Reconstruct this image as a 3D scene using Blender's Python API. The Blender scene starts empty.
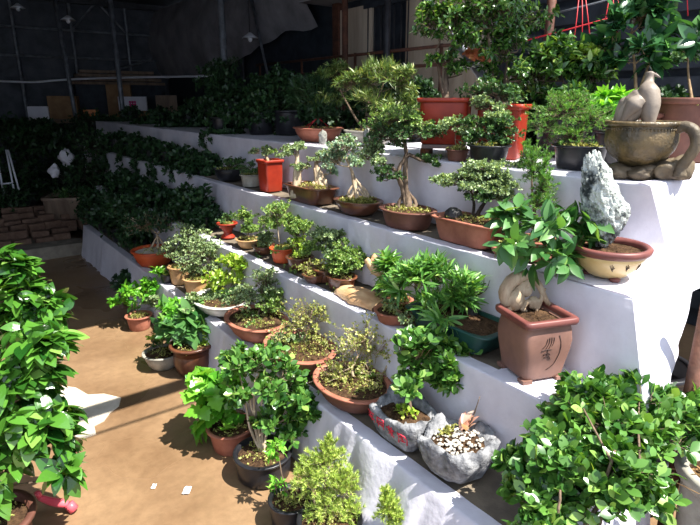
import bpy, math, random
import numpy as np
from mathutils import Vector, noise as mnoise

SC = bpy.context.scene
COL = SC.collection
PI = math.pi
# ------------------------------------------------------------------ camera
H = 1.6
PITCH = math.radians(16.4)
YAW = math.radians(36.9)
FPX = 550.0
cp, sp = math.cos(PITCH), math.sin(PITCH)
cy_, sy_ = math.cos(YAW), math.sin(YAW)
RV = np.array([cy_, -sy_, 0.0])
FH = np.array([sy_, cy_, 0.0])
FV = FH * cp + np.array([0, 0, -sp])
UV = FH * sp + np.array([0, 0, cp])
CAM = np.array([0, 0, H])

def ray(px, py):
    return (px - 350.0) * RV + FPX * FV - (py - 262.5) * UV

def on_z(px, py, z):
    d = ray(px, py)
    return CAM + d * ((z - H) / d[2])

def at_depth(px, py, dep):
    return CAM + ray(px, py) * (dep / FPX)

def depth(p):
    return float(np.dot(np.asarray(p) - CAM, FV))

def on_line(px, x, z):
    """point on the line (x, *, z) along the benches seen at picture column px"""
    u = px - 350.0
    h = H - z
    Y = (FPX * cy_ * x - u * (cp * sy_ * x + sp * h)) / (FPX * sy_ + u * cp * cy_)
    return np.array([x, Y, z])

# tiers of the display stand: front edge x, height z, near end y
TX = [1.17, 1.46, 1.75, 2.04, 3.35]
TZ = [0.33, 0.66, 0.985, 1.31]
TY0 = [0.62, 0.70, 0.80, 0.93]
TY1 = [6.3, 6.8, 8.6, 9.0]

# ------------------------------------------------------------------ materials
MATS = {}
def new_mat(name):
    m = bpy.data.materials.new(name)
    m.use_nodes = True
    nt = m.node_tree
    b = nt.nodes['Principled BSDF']
    MATS[name] = m
    return m, nt, b

def lin(c):
    return tuple((x / 255.0 / 12.92) if x / 255.0 <= 0.04045 else ((x / 255.0 + 0.055) / 1.055) ** 2.4 for x in c) + (1.0,)

def mat(name, c1, c2=None, rough=0.6, scale=12.0, bump=0.15, metal=0.0, detail=6.0, spec=0.4, stretch=None, lo=0.35, hi=0.68, bscale=None):
    """two-tone noise material with bump; colours given as sRGB albedo"""
    m, nt, b = new_mat(name)
    L = nt.links
    tc = nt.nodes.new('ShaderNodeTexCoord')
    src = tc.outputs['Object']
    if stretch:
        mp = nt.nodes.new('ShaderNodeMapping')
        mp.inputs['Scale'].default_value = stretch
        L.new(src, mp.inputs['Vector']); src = mp.outputs['Vector']
    n = nt.nodes.new('ShaderNodeTexNoise')
    n.inputs['Scale'].default_value = scale
    n.inputs['Detail'].default_value = detail
    n.inputs['Roughness'].default_value = 0.6
    L.new(src, n.inputs['Vector'])
    r = nt.nodes.new('ShaderNodeValToRGB')
    r.color_ramp.elements[0].position = lo; r.color_ramp.elements[0].color = lin(c1)
    r.color_ramp.elements[1].position = hi; r.color_ramp.elements[1].color = lin(c2 or c1)
    L.new(n.outputs['Fac'], r.inputs['Fac'])
    L.new(r.outputs['Color'], b.inputs['Base Color'])
    b.inputs['Roughness'].default_value = rough
    b.inputs['Metallic'].default_value = metal
    b.inputs['Specular IOR Level'].default_value = spec
    if bump:
        n2 = nt.nodes.new('ShaderNodeTexNoise')
        n2.inputs['Scale'].default_value = bscale or scale * 3
        n2.inputs['Detail'].default_value = 5
        L.new(src, n2.inputs['Vector'])
        bp = nt.nodes.new('ShaderNodeBump')
        bp.inputs['Strength'].default_value = bump
        bp.inputs['Distance'].default_value = 0.02
        L.new(n2.outputs['Fac'], bp.inputs['Height'])
        L.new(bp.outputs['Normal'], b.inputs['Normal'])
    return m

def leaf_mat(name, dark, light, rough=0.35, trans=0.28, spec=0.5, third=None):
    def soft(c):
        g_ = sum(c) / 3.0
        return tuple(min(250, (x * .86 + g_ * .14) * 1.32) for x in c)
    if name not in ('lf_shade', 'lf_maple', 'pink_leaf', 'lf_lush', 'lf_ficus', 'lf_bright', 'lf_tree', 'lf_rubber', 'lf_lime', 'lf_herb', 'lf_yellow', 'lf_needle', 'lf_bigficus'):
        dark = tuple(x * 1.12 for x in dark); light = soft(light); third = soft(third) if third else None
    m, nt, b = new_mat(name)
    L = nt.links
    g = nt.nodes.new('ShaderNodeNewGeometry')
    r = nt.nodes.new('ShaderNodeValToRGB')
    r.color_ramp.elements[0].position = 0.0; r.color_ramp.elements[0].color = lin(dark)
    r.color_ramp.elements[1].position = 0.85; r.color_ramp.elements[1].color = lin(light)
    if third:
        e = r.color_ramp.elements.new(1.0); e.color = lin(third)
    L.new(g.outputs['Random Per Island'], r.inputs['Fac'])
    L.new(r.outputs['Color'], b.inputs['Base Color'])
    b.inputs['Roughness'].default_value = rough
    b.inputs['Specular IOR Level'].default_value = spec
    t = nt.nodes.new('ShaderNodeBsdfTranslucent')
    hs = nt.nodes.new('ShaderNodeMixRGB'); hs.blend_type = 'MULTIPLY'
    hs.inputs['Fac'].default_value = 1.0
    hs.inputs['Color2'].default_value = (1.7, 1.6, 0.6, 1)
    L.new(r.outputs['Color'], hs.inputs['Color1'])
    L.new(hs.outputs['Color'], t.inputs['Color'])
    mx = nt.nodes.new('ShaderNodeMixShader'); mx.inputs['Fac'].default_value = trans
    L.new(b.outputs['BSDF'], mx.inputs[1]); L.new(t.outputs['BSDF'], mx.inputs[2])
    L.new(mx.outputs['Shader'], nt.nodes['Material Output'].inputs['Surface'])
    return m

def sheet_mat(name, c1, c2, trans=0.2, rough=0.45, dirt=None):
    m = mat(name, c1, c2, rough=rough, scale=5.0, bump=0.25, bscale=22.0, lo=0.3, hi=0.6, spec=0.3)
    nt = m.node_tree; L = nt.links
    b = nt.nodes['Principled BSDF']
    t = nt.nodes.new('ShaderNodeBsdfTranslucent'); t.inputs['Color'].default_value = lin(c2)
    mx = nt.nodes.new('ShaderNodeMixShader'); mx.inputs['Fac'].default_value = trans
    L.new(b.outputs['BSDF'], mx.inputs[1]); L.new(t.outputs['BSDF'], mx.inputs[2])
    L.new(mx.outputs['Shader'], nt.nodes['Material Output'].inputs['Surface'])
    return m

sheet_mat('cloth', (202, 199, 210), (226, 223, 232), 0.18)
sheet_mat('cloth_dirty', (140, 142, 138), (190, 190, 188), 0.1)
mat('terracotta', (136, 80, 62), (172, 112, 90), rough=0.7, scale=9, bump=0.12)
mat('terracotta_dark', (84, 52, 42), (116, 74, 60), rough=0.6, scale=9, bump=0.12)
mat('orange_pot', (176, 70, 34), (200, 92, 50), rough=0.5, scale=8, bump=0.06)
mat('red_pot', (132, 38, 22), (164, 54, 32), rough=0.42, scale=7, bump=0.05)
mat('brown_glaze', (74, 44, 32), (112, 68, 46), rough=0.28, scale=14, bump=0.05, spec=0.6)
mat('purple_clay', (108, 78, 68), (138, 102, 88), rough=0.55, scale=7, bump=0.05)
mat('purple_rim', (98, 54, 50), (122, 72, 64), rough=0.45, scale=10, bump=0.05)
mat('cream_glaze', (186, 158, 104), (206, 182, 132), rough=0.3, scale=9, bump=0.03, spec=0.6)
mat('tan_pot', (160, 122, 80), (186, 150, 106), rough=0.6, scale=12, bump=0.1)
mat('grey_pot', (128, 124, 114), (168, 164, 152), rough=0.55, scale=12, bump=0.12)
mat('white_pot', (176, 172, 162), (206, 202, 194), rough=0.4, scale=12, bump=0.1)
mat('black_pot', (22, 22, 26), (40, 40, 44), rough=0.35, scale=10, bump=0.05)
mat('green_trough', (22, 54, 50), (36, 74, 68), rough=0.4, scale=8, bump=0.05)
mat('bronze', (58, 50, 34), (112, 92, 56), rough=0.42, scale=18, bump=0.35, spec=0.6, bscale=90)
mat('bronze_dark', (66, 56, 44), (112, 98, 76), rough=0.55, scale=14, bump=0.3)
mat('bird_clay', (104, 92, 82), (150, 138, 124), rough=0.5, scale=9, bump=0.15)
mat('soil', (52, 38, 28), (92, 70, 50), rough=0.95, scale=40, bump=0.8, spec=0.1)
mat('moss', (64, 74, 26), (120, 118, 56), rough=0.95, scale=60, bump=0.9, spec=0.1)
mat('pebble', (150, 142, 130), (212, 204, 190), rough=0.7, scale=6, bump=0.05)
mat('bark', (70, 56, 44), (128, 108, 88), rough=0.85, scale=20, bump=0.6, stretch=(1, 1, .4))
mat('bark_pale', (140, 118, 94), (196, 178, 150), rough=0.75, scale=16, bump=0.4, stretch=(1, 1, .4))
mat('bark_dark', (36, 30, 24), (66, 54, 42), rough=0.9, scale=20, bump=0.5, stretch=(1, 1, .4))
mat('twig', (110, 88, 62), (160, 134, 100), rough=0.8, scale=30, bump=0.2)
mat('rock', (52, 58, 58), (190, 196, 190), rough=0.85, scale=20, bump=0.9, lo=0.36, hi=0.56, spec=0.2, bscale=60)
mat('trough_stone', (66, 68, 74), (156, 156, 158), rough=0.8, scale=22, bump=0.7, lo=0.3, hi=0.7, spec=0.2, bscale=50)
mat('dark_stone', (34, 34, 34), (74, 72, 70), rough=0.6, scale=16, bump=0.5)
mat('grey_stone', (110, 110, 104), (170, 168, 160), rough=0.85, scale=16, bump=0.5)
mat('driftwood', (170, 128, 88), (220, 186, 144), rough=0.7, scale=14, bump=0.4, stretch=(1, .3, 1))
mat('red_ink', (190, 36, 56), (206, 60, 76), rough=0.6, scale=30, bump=0)
mat('dark_ink', (48, 30, 26), (60, 40, 34), rough=0.7, scale=30, bump=0)
mat('wood_board', (110, 92, 78), (150, 130, 112), rough=0.8, scale=10, bump=0.3, stretch=(1, 1, .15))
mat('wood_pale', (176, 158, 138), (206, 190, 168), rough=0.8, scale=6, bump=0.2, stretch=(1, 1, .1))
mat('slat_dark', (34, 40, 48), (54, 60, 68), rough=0.7, scale=6, bump=0.2)
mat('steel', (90, 94, 100), (130, 134, 140), rough=0.45, scale=10, bump=0.05, metal=0.3)
mat('steel_dark', (38, 38, 42), (62, 62, 66), rough=0.5, scale=10, bump=0.05, metal=0.2)
mat('rust_steel', (70, 44, 34), (104, 66, 50), rough=0.7, scale=16, bump=0.2)
mat('netting', (58, 62, 68), (84, 88, 94), rough=0.8, scale=4, bump=0.3, bscale=10)
mat('tarp', (112, 110, 114), (146, 144, 148), rough=0.7, scale=3, bump=0.3, bscale=7)
mat('roof_net', (20, 24, 26), (34, 38, 40), rough=0.9, scale=4, bump=0.2)
mat('card', (122, 92, 62), (148, 116, 82), rough=0.8, scale=6, bump=0.05)
mat('white_card', (214, 210, 218), (226, 224, 230), rough=0.6, scale=6, bump=0.02)
mat('magenta', (214, 40, 120), (222, 60, 136), rough=0.6, scale=6, bump=0)
mat('orange_plastic', (214, 120, 40), (226, 140, 60), rough=0.4, scale=6, bump=0)
mat('red_cord', (180, 30, 40), (196, 50, 56), rough=0.5, scale=10, bump=0)
mat('pink_plastic', (206, 70, 84), (222, 100, 110), rough=0.35, scale=10, bump=0.05)
mat('paper', (226, 226, 228), (238, 238, 240), rough=0.6, scale=10, bump=0.1)
mat('concrete', (104, 96, 84), (140, 132, 118), rough=0.85, scale=8, bump=0.3)
mat('patch', (172, 160, 142), (204, 194, 180), rough=0.8, scale=10, bump=0.2)
mat('brick', (84, 62, 50), (120, 96, 80), rough=0.9, scale=14, bump=0.4)
mat('white_paint', (190, 192, 200), (206, 208, 214), rough=0.4, scale=10, bump=0.03)
mat('straw', (150, 112, 70), (196, 160, 108), rough=0.8, scale=20, bump=0.1)
mat('step_board', (84, 76, 66), (118, 106, 90), rough=0.85, scale=8, bump=0.3)
mat('glass_bulb', (226, 226, 230), (236, 236, 240), rough=0.1, scale=5, bump=0)

leaf_mat('lf_ficus', (34, 76, 30), (96, 140, 62), 0.27, 0.24, third=(150, 182, 92), spec=.6)
leaf_mat('lf_tree', (28, 64, 26), (82, 120, 52), 0.27, 0.24, third=(142, 166, 84), spec=.6)
leaf_mat('lf_bigficus', (46, 92, 44), (92, 136, 74), 0.32, 0.28, third=(126, 160, 84))
leaf_mat('lf_bright', (66, 132, 34), (124, 184, 64), 0.33, 0.35, third=(150, 200, 90))
ml_ = leaf_mat('lf_lush', (26, 70, 22), (82, 132, 46), 0.2, 0.2, third=(126, 166, 78), spec=0.8)
n_ = ml_.node_tree.nodes.new('ShaderNodeTexNoise'); n_.inputs['Scale'].default_value = 55; n_.inputs['Detail'].default_value = 2
g_ = ml_.node_tree.nodes.new('ShaderNodeTexCoord'); b_ = ml_.node_tree.nodes.new('ShaderNodeBump'); b_.inputs['Strength'].default_value = .22; b_.inputs['Distance'].default_value = .008
ml_.node_tree.links.new(g_.outputs['Object'], n_.inputs['Vector']); ml_.node_tree.links.new(n_.outputs['Fac'], b_.inputs['Height'])
ml_.node_tree.links.new(b_.outputs['Normal'], ml_.node_tree.nodes['Principled BSDF'].inputs['Normal'])
leaf_mat('lf_box', (54, 84, 38), (106, 134, 62), 0.4, 0.25, third=(150, 166, 84))
leaf_mat('lf_grey', (64, 86, 58), (118, 138, 92), 0.45, 0.22, third=(160, 172, 120))
leaf_mat('lf_dark', (26, 52, 26), (60, 92, 46), 0.4, 0.2, third=(96, 124, 60))
leaf_mat('lf_blue', (58, 84, 64), (116, 140, 112), 0.38, 0.22, third=(158, 176, 146))
leaf_mat('lf_yellow', (100, 118, 52), (176, 180, 104), 0.4, 0.3, third=(212, 200, 150))
leaf_mat('lf_lime', (110, 150, 40), (172, 196, 80), 0.4, 0.35, third=(206, 214, 120))
leaf_mat('lf_juniper', (84, 112, 40), (142, 160, 70), 0.5, 0.25, third=(186, 190, 108))
leaf_mat('lf_herb', (56, 106, 44), (110, 158, 72), 0.4, 0.3, third=(160, 184, 104))
leaf_mat('lf_needle', (58, 88, 42), (118, 140, 70), 0.45, 0.2, third=(186, 186, 120))
leaf_mat('lf_rubber', (26, 64, 38), (62, 106, 60), 0.22, 0.2, third=(110, 160, 70), spec=0.6)
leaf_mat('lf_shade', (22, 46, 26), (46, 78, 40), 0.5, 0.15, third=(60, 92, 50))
leaf_mat('lf_maple', (140, 76, 44), (186, 110, 74), 0.45, 0.3, third=(126, 138, 62))
leaf_mat('lf_mossy', (84, 92, 40), (140, 138, 70), 0.6, 0.2, third=(170, 160, 90))

# ------------------------------------------------------------------ mesh builder
def nrm(v):
    n = np.linalg.norm(v, axis=-1, keepdims=True)
    return v / np.maximum(n, 1e-9)

class MB:
    def __init__(self):
        self.v = []; self.q = []; self.t = []; self.n = 0; self.flat = False
    def add(self, v, q=None, t=None):
        v = np.asarray(v, float).reshape(-1, 3)
        if q is not None and len(q): self.q.append(np.asarray(q, int).reshape(-1, 4) + self.n)
        if t is not None and len(t): self.t.append(np.asarray(t, int).reshape(-1, 3) + self.n)
        self.v.append(v); self.n += len(v)
        return self
    def build(self, name, material, parent=None, loc=None, smooth=True):
        me = bpy.data.meshes.new(name)
        V = np.concatenate(self.v) if self.v else np.zeros((0, 3))
        if loc is None and parent is not None: loc = ORIGIN.get(parent.name)
        o = bpy.data.objects.new(name, me)
        if loc is not None: V = V - np.asarray(loc)
        if parent is None and loc is not None: o.location = Vector([float(c) for c in loc])
        Q = np.concatenate(self.q) if self.q else np.zeros((0, 4), int)
        T = np.concatenate(self.t) if self.t else np.zeros((0, 3), int)
        me.vertices.add(len(V)); me.vertices.foreach_set('co', V.astype(np.float32).ravel())
        nl = Q.size + T.size
        me.loops.add(nl)
        me.loops.foreach_set('vertex_index', np.concatenate([Q.ravel(), T.ravel()]).astype(np.int32))
        npoly = len(Q) + len(T)
        me.polygons.add(npoly)
        st = np.concatenate([np.arange(len(Q)) * 4, Q.size + np.arange(len(T)) * 3]).astype(np.int32)
        me.polygons.foreach_set('loop_start', st)
        me.polygons.foreach_set('use_smooth', np.full(npoly, smooth, bool))
        me.update(calc_edges=True)
        me.validate()
        me.materials.append(MATS[material])
        COL.objects.link(o)
        if parent is not None: 
            o.parent = parent
            ORIGIN[o.name] = loc
        else:
            ORIGIN[o.name] = loc if loc is not None else np.zeros(3)
        return o

ORIGIN = {}
def tag(o, label, cat, group=None, kind=None):
    if label: o['label'] = label
    if cat: o['category'] = cat
    if group: o['group'] = group
    if kind: o['kind'] = kind
    return o

def thing(name, label, cat, loc, group=None):
    o = bpy.data.objects.new(name, None)
    o.empty_display_size = 0.05
    COL.objects.link(o)
    o.location = Vector([float(c) for c in loc])
    ORIGIN[o.name] = np.asarray(loc, float)
    return tag(o, label, cat, group)

def struct(name, mb, material, smooth=False):
    o = mb.build(name, material, smooth=smooth)
    o['kind'] = 'structure'
    return o

def sub_origin(o):
    return ORIGIN[o.name]

BOXQ = [[0, 3, 2, 1], [4, 5, 6, 7], [0, 1, 5, 4], [1, 2, 6, 5], [2, 3, 7, 6], [3, 0, 4, 7]]
def box(mb, lo, hi, rot=0.0, piv=None):
    x0, y0, z0 = lo; x1, y1, z1 = hi
    v = np.array([[x0, y0, z0], [x1, y0, z0], [x1, y1, z0], [x0, y1, z0], [x0, y0, z1], [x1, y0, z1], [x1, y1, z1], [x0, y1, z1]], float)
    if rot:
        c, s = math.cos(rot), math.sin(rot)
        p = np.array(piv if piv is not None else [(x0 + x1) / 2, (y0 + y1) / 2, 0.0])
        d = v - p
        v = np.stack([d[:, 0] * c - d[:, 1] * s + p[0], d[:, 0] * s + d[:, 1] * c + p[1], v[:, 2]], 1)
    return mb.add(v, BOXQ)

def tube(mb, pts, rad, sides=6, lump=0.0, seed=0):
    P = np.asarray(pts, float); n = len(P)
    R = np.broadcast_to(np.asarray(rad, float), (n,))
    T = nrm(np.gradient(P, axis=0))
    a = np.array([0, 0, 1.0]) if abs(T[0, 2]) < 0.9 else np.array([1.0, 0, 0])
    N = nrm(np.cross(T[0], a)); rings = []
    ang = np.arange(sides) * 2 * PI / sides
    rg = np.random.default_rng(seed)
    for i in range(n):
        N = nrm(N - T[i] * np.dot(N, T[i])); B = np.cross(T[i], N)
        rr = R[i] * (1 + (rg.uniform(-lump, lump, sides) if lump else 0))
        rings.append(P[i] + (np.cos(ang) * rr)[:, None] * N + (np.sin(ang) * rr)[:, None] * B)
    V = np.concatenate(rings + [P[:1], P[-1:]])
    i = np.arange(n - 1)[:, None] * sides; j = np.arange(sides)[None]; k = (j + 1) % sides
    Q = np.stack([i + j, i + k, i + sides + k, i + sides + j], -1).reshape(-1, 4)
    jj = np.arange(sides); kk = (jj + 1) % sides; c0 = n * sides; c1 = c0 + 1; e = (n - 1) * sides
    Tt = np.concatenate([np.stack([kk, jj, np.full(sides, c0)], 1), np.stack([e + jj, e + kk, np.full(sides, c1)], 1)])
    return mb.add(V, Q, Tt)

def curve(pts, n):
    """Catmull-Rom through points"""
    P = np.asarray(pts, float)
    if len(P) == 2:
        return P[0] + (P[1] - P[0]) * np.linspace(0, 1, n)[:, None]
    Q = np.concatenate([[2 * P[0] - P[1]], P, [2 * P[-1] - P[-2]]])
    out = []
    for t in np.linspace(0, len(P) - 1 - 1e-6, n):
        i = int(t); f = t - i
        a, b, c, d = Q[i], Q[i + 1], Q[i + 2], Q[i + 3]
        out.append(0.5 * (2 * b + (c - a) * f + (2 * a - 5 * b + 4 * c - d) * f * f + (3 * b - a - 3 * c + d) * f ** 3))
    return np.array(out)

def lathe(mb, prof, c, n=32, sx=1.0, sy=1.0, rot=0.0, sq=None):
    """revolve (r, z) profile; sq = superellipse power for square pots"""
    a = np.arange(n) * 2 * PI / n + (PI / n if sq else 0)
    ca, sa = np.cos(a), np.sin(a)
    q = (np.abs(ca) ** sq + np.abs(sa) ** sq) ** (-1.0 / sq) if sq else 1.0
    ux, uy = ca * q * sx, sa * q * sy
    cr, sr = math.cos(rot), math.sin(rot)
    dx, dy = ux * cr - uy * sr, ux * sr + uy * cr
    V = []
    for r, z in prof:
        V.append(np.stack([c[0] + dx * r, c[1] + dy * r, np.full(n, c[2] + z)], 1))
    V = np.concatenate(V)
    m = len(prof)
    i = np.arange(m - 1)[:, None] * n; j = np.arange(n)[None]; k = (j + 1) % n
    Q = np.stack([i + j, i + k, i + n + k, i + n + j], -1).reshape(-1, 4)
    return mb.add(V, Q)

def disc(mb, c, r, n=28, sx=1.0, sy=1.0, rot=0.0, sq=None, dome=0.0, rough=0.0, seed=0, rings=5):
    rg = np.random.default_rng(seed)
    prof = [(r * t, dome * (1 - t * t)) for t in np.linspace(1, 0.02, rings)]
    m = MB(); lathe(m, prof, c, n, sx, sy, rot, sq)
    V = m.v[0]
    if rough:
        V[n:, 2] += rg.uniform(-rough, rough, len(V) - n)
    V = np.concatenate([V, [[c[0], c[1], c[2] + dome]]])
    jj = np.arange(n); e = (rings - 1) * n
    T = np.stack([e + jj, e + (jj + 1) % n, np.full(n, len(V) - 1)], 1)
    return mb.add(V, m.q[0], T)

def blob(mb, c, r, seed=0, amp=0.25, freq=2.0, sub=3, squash=None, hard=False):
    """noisy rock lump of radii r"""
    V, F = ICO[sub]
    off = np.array([seed * 7.13, seed * 3.7, seed * 1.9])
    out = np.empty_like(V)
    for i, p in enumerate(V):
        q = Vector(p * freq + off)
        d = mnoise.fractal(q, 0.9, 2.1, 4)
        if hard: d = -abs(d) * 1.6 + 0.3
        out[i] = p * (1 + amp * d)
    out = out * np.asarray(r)
    if squash is not None: out[:, 2] = np.maximum(out[:, 2], squash * np.asarray(r)[2])
    return mb.add(out + np.asarray(c), None, F)

def _ico(sub):
    import bmesh
    bm = bmesh.new()
    bmesh.ops.create_icosphere(bm, subdivisions=sub, radius=1.0)
    V = np.array([v.co[:] for v in bm.verts]); F = np.array([[v.index for v in f.verts] for f in bm.faces])
    bm.free()
    return V, F
ICO = {k: _ico(k) for k in (1, 2, 3, 4, 5)}

def grid(mb, P):
    """P: (nu, nv, 3)"""
    nu, nv = P.shape[:2]
    i = np.arange(nu - 1)[:, None] * nv; j = np.arange(nv - 1)[None]
    Q = np.stack([i + j, i + j + 1, i + nv + j + 1, i + nv + j], -1).reshape(-1, 4)
    return mb.add(P.reshape(-1, 3), Q)

def n1(x, s=0.0):
    return mnoise.noise(Vector((x, s * 3.17 + 0.5, s * 1.3)))
def n2(x, y, s=0.0):
    return mnoise.noise(Vector((x, y, s * 2.3 + 0.37)))

# ------------------------------------------------------------------ leaves
def t_ovate(W=0.42, rows=5, fold=0.25, curl=0.25, a=0.8):
    t = np.linspace(0, 1, rows)
    w = W / 2 * np.sin(PI * np.clip(t, 0.03, 0.985) ** a) ** 0.85
    z = -curl * t ** 2
    V = []
    for i in range(rows):
        V += [[-w[i], t[i], z[i] + fold * w[i]], [0, t[i], z[i]], [w[i], t[i], z[i] + fold * w[i]]]
    Q = []
    for i in range(rows - 1):
        b = 3 * i
        Q += [[b, b + 1, b + 4, b + 3], [b + 1, b + 2, b + 5, b + 4]]
    return np.array(V), np.array(Q), None
def t_small(W=0.55, fold=0.2):
    w = W / 2
    V = [[0, 0, 0], [w * .8, .3, fold * w], [w * .8, .68, fold * w], [0, 1, -.05], [-w * .8, .68, fold * w], [-w * .8, .3, fold * w]]
    return np.array(V), np.array([[0, 1, 2, 3], [0, 3, 4, 5]]), None
def t_needle(W=0.06):
    return np.array([[-W / 2, 0, 0], [W / 2, 0, 0], [0, 1, 0]]), None, np.array([[0, 1, 2]])
def t_lobed(serr=0.06):
    out = [(0, 0)]
    half = [(.12, .03), (.30, -.02), (.42, .12), (.34, .22), (.50, .30), (.58, .46), (.44, .48), (.36, .56), (.40, .70), (.24, .74), (.14, .88), (0, 1.02)]
    r = [(x, y) for x, y in half]; l = [(-x, y) for x, y in half[-2::-1]]
    out = out + r + l
    V = [[0, .42, 0]] + [[x, y, .10 * abs(x) - .22 * y * y] for x, y in out]
    n = len(out)
    T = [[0, 1 + i, 1 + (i + 1) % n] for i in range(n)]
    return np.array(V), None, np.array(T)
TM = {
    'ovate': t_ovate(), 'ficus': t_ovate(.60, 6, .13, .10, 1.18), 'ficusbig': t_ovate(.46, 7, .2, .22, .9),
    'lush': t_ovate(.58, 8, .16, .3, .82), 'long': t_ovate(.22, 5, .3, .35), 'herb': t_ovate(.17, 4, .2, .3),
    'rubber': t_ovate(.5, 7, .22, .18), 'small': t_small(), 'tiny': t_small(.7, .1), 'lance': t_small(.3, .2),
    'needle': t_needle(.085), 'blade': t_needle(.16), 'lobed': t_lobed(), 'shade': t_small(.6, .15),
}
def put_leaves(mb, tm, pos, d, up, size):
    V, Q, T = TM[tm]
    pos = np.asarray(pos, float); N = len(pos)
    if N == 0: return
    y = nrm(np.asarray(d, float)); up = np.asarray(up, float)
    x = nrm(np.cross(y, up)); z = np.cross(x, y)
    s = np.asarray(size, float)[:, None, None]
    W = pos[:, None] + s * (V[None, :, 0:1] * x[:, None] + V[None, :, 1:2] * y[:, None] + V[None, :, 2:3] * z[:, None])
    off = (np.arange(N) * len(V))[:, None, None]
    mb.add(W, None if Q is None else (Q[None] + off).reshape(-1, 4), None if T is None else (T[None] + off).reshape(-1, 3))

LS = {  # leaf style: template, size (m), leaves per twig, along fraction, outward, up, droop, size jitter
    'box':    dict(tm='small', size=.0150, k=24, out=.9, up=.35, droop=0, m='lf_box'),
    'boxg':   dict(tm='small', size=.0150, k=24, out=.9, up=.3, droop=0, m='lf_grey'),
    'boxd':   dict(tm='small', size=.0155, k=22, out=.9, up=.3, droop=0, m='lf_dark'),
    'blue':   dict(tm='tiny', size=.017, k=15, out=.9, up=.3, droop=0, m='lf_blue'),
    'airy':   dict(tm='tiny', size=.0125, k=11, out=.9, up=.3, droop=0, m='lf_yellow'),
    'lime':   dict(tm='ficus', size=.03, k=9, out=.8, up=.4, droop=0, m='lf_lime'),
    'ficus':  dict(tm='ficus', size=.042, k=8, out=.8, up=.35, droop=.05, m='lf_ficus'),
    'bigficus': dict(tm='ficusbig', size=.082, k=5, out=.8, up=.1, droop=.35, m='lf_bigficus'),
    'lush':   dict(tm='lush', size=.092, k=5, out=.8, up=.1, droop=.35, m='lf_lush'),
    'lobed':  dict(tm='lobed', size=.078, k=4, out=.8, up=.15, droop=.25, m='lf_bright'),
    'bright': dict(tm='ovate', size=.05, k=7, out=.8, up=.3, droop=.1, m='lf_bright'),
    'magnolia': dict(tm='ficusbig', size=.10, k=6, out=.9, up=.15, droop=.25, m='lf_bigficus'),
    'herb':   dict(tm='herb', size=.075, k=12, out=.8, up=.5, droop=.1, m='lf_herb'),
    'herbw':  dict(tm='long', size=.07, k=8, out=.8, up=.4, droop=.1, m='lf_herb'),
    'juniper': dict(tm='blade', size=.018, k=46, out=.6, up=.5, droop=0, m='lf_juniper'),
    'junip2': dict(tm='blade', size=.016, k=40, out=.6, up=.4, droop=0, m='lf_herb'),
    'pine':   dict(tm='needle', size=.075, k=26, out=.8, up=.3, droop=0, m='lf_needle'),
    'podo':   dict(tm='herb', size=.05, k=16, out=.8, up=.3, droop=.05, m='lf_needle'),
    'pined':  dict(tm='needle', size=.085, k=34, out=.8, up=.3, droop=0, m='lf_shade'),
    'rubber': dict(tm='rubber', size=.11, k=6, out=.8, up=.3, droop=.1, m='lf_rubber'),
    'treeleaf': dict(tm='ovate', size=.033, k=14, out=.9, up=.2, droop=.1, m='lf_tree'),
    'bushleaf': dict(tm='ovate', size=.045, k=10, out=.9, up=.3, droop=.1, m='lf_tree'),
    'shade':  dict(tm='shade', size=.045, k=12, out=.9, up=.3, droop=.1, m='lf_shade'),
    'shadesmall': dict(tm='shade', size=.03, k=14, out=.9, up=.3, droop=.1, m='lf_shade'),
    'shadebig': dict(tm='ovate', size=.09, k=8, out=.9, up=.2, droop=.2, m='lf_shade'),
    'maple':  dict(tm='lobed', size=.032, k=8, out=.9, up=.2, droop=.2, m='lf_maple'),
    'moss':   dict(tm='tiny', size=.010, k=10, out=.8, up=.6, droop=0, m='lf_mossy'),
}

def clear_of_stand(P, m=.03):
    """keep foliage in front of the risers and above the treads"""
    P = np.array(P, float)
    for k in range(3, -1, -1):
        hit = (P[:, 2] < TZ[k] + .01) & (P[:, 0] > TX[k] - m) & (P[:, 1] > TY0[k] - .02)
        lowest = P[:, 2] > (TZ[k - 1] if k else -1)
        sel = hit & lowest
        deep = sel & (P[:, 0] > TX[k] + .06)
        P[deep, 2] = np.maximum(P[deep, 2], TZ[k] + .015)
        s2 = sel & ~deep
        P[s2, 0] = TX[k] - m
    return P

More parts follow.
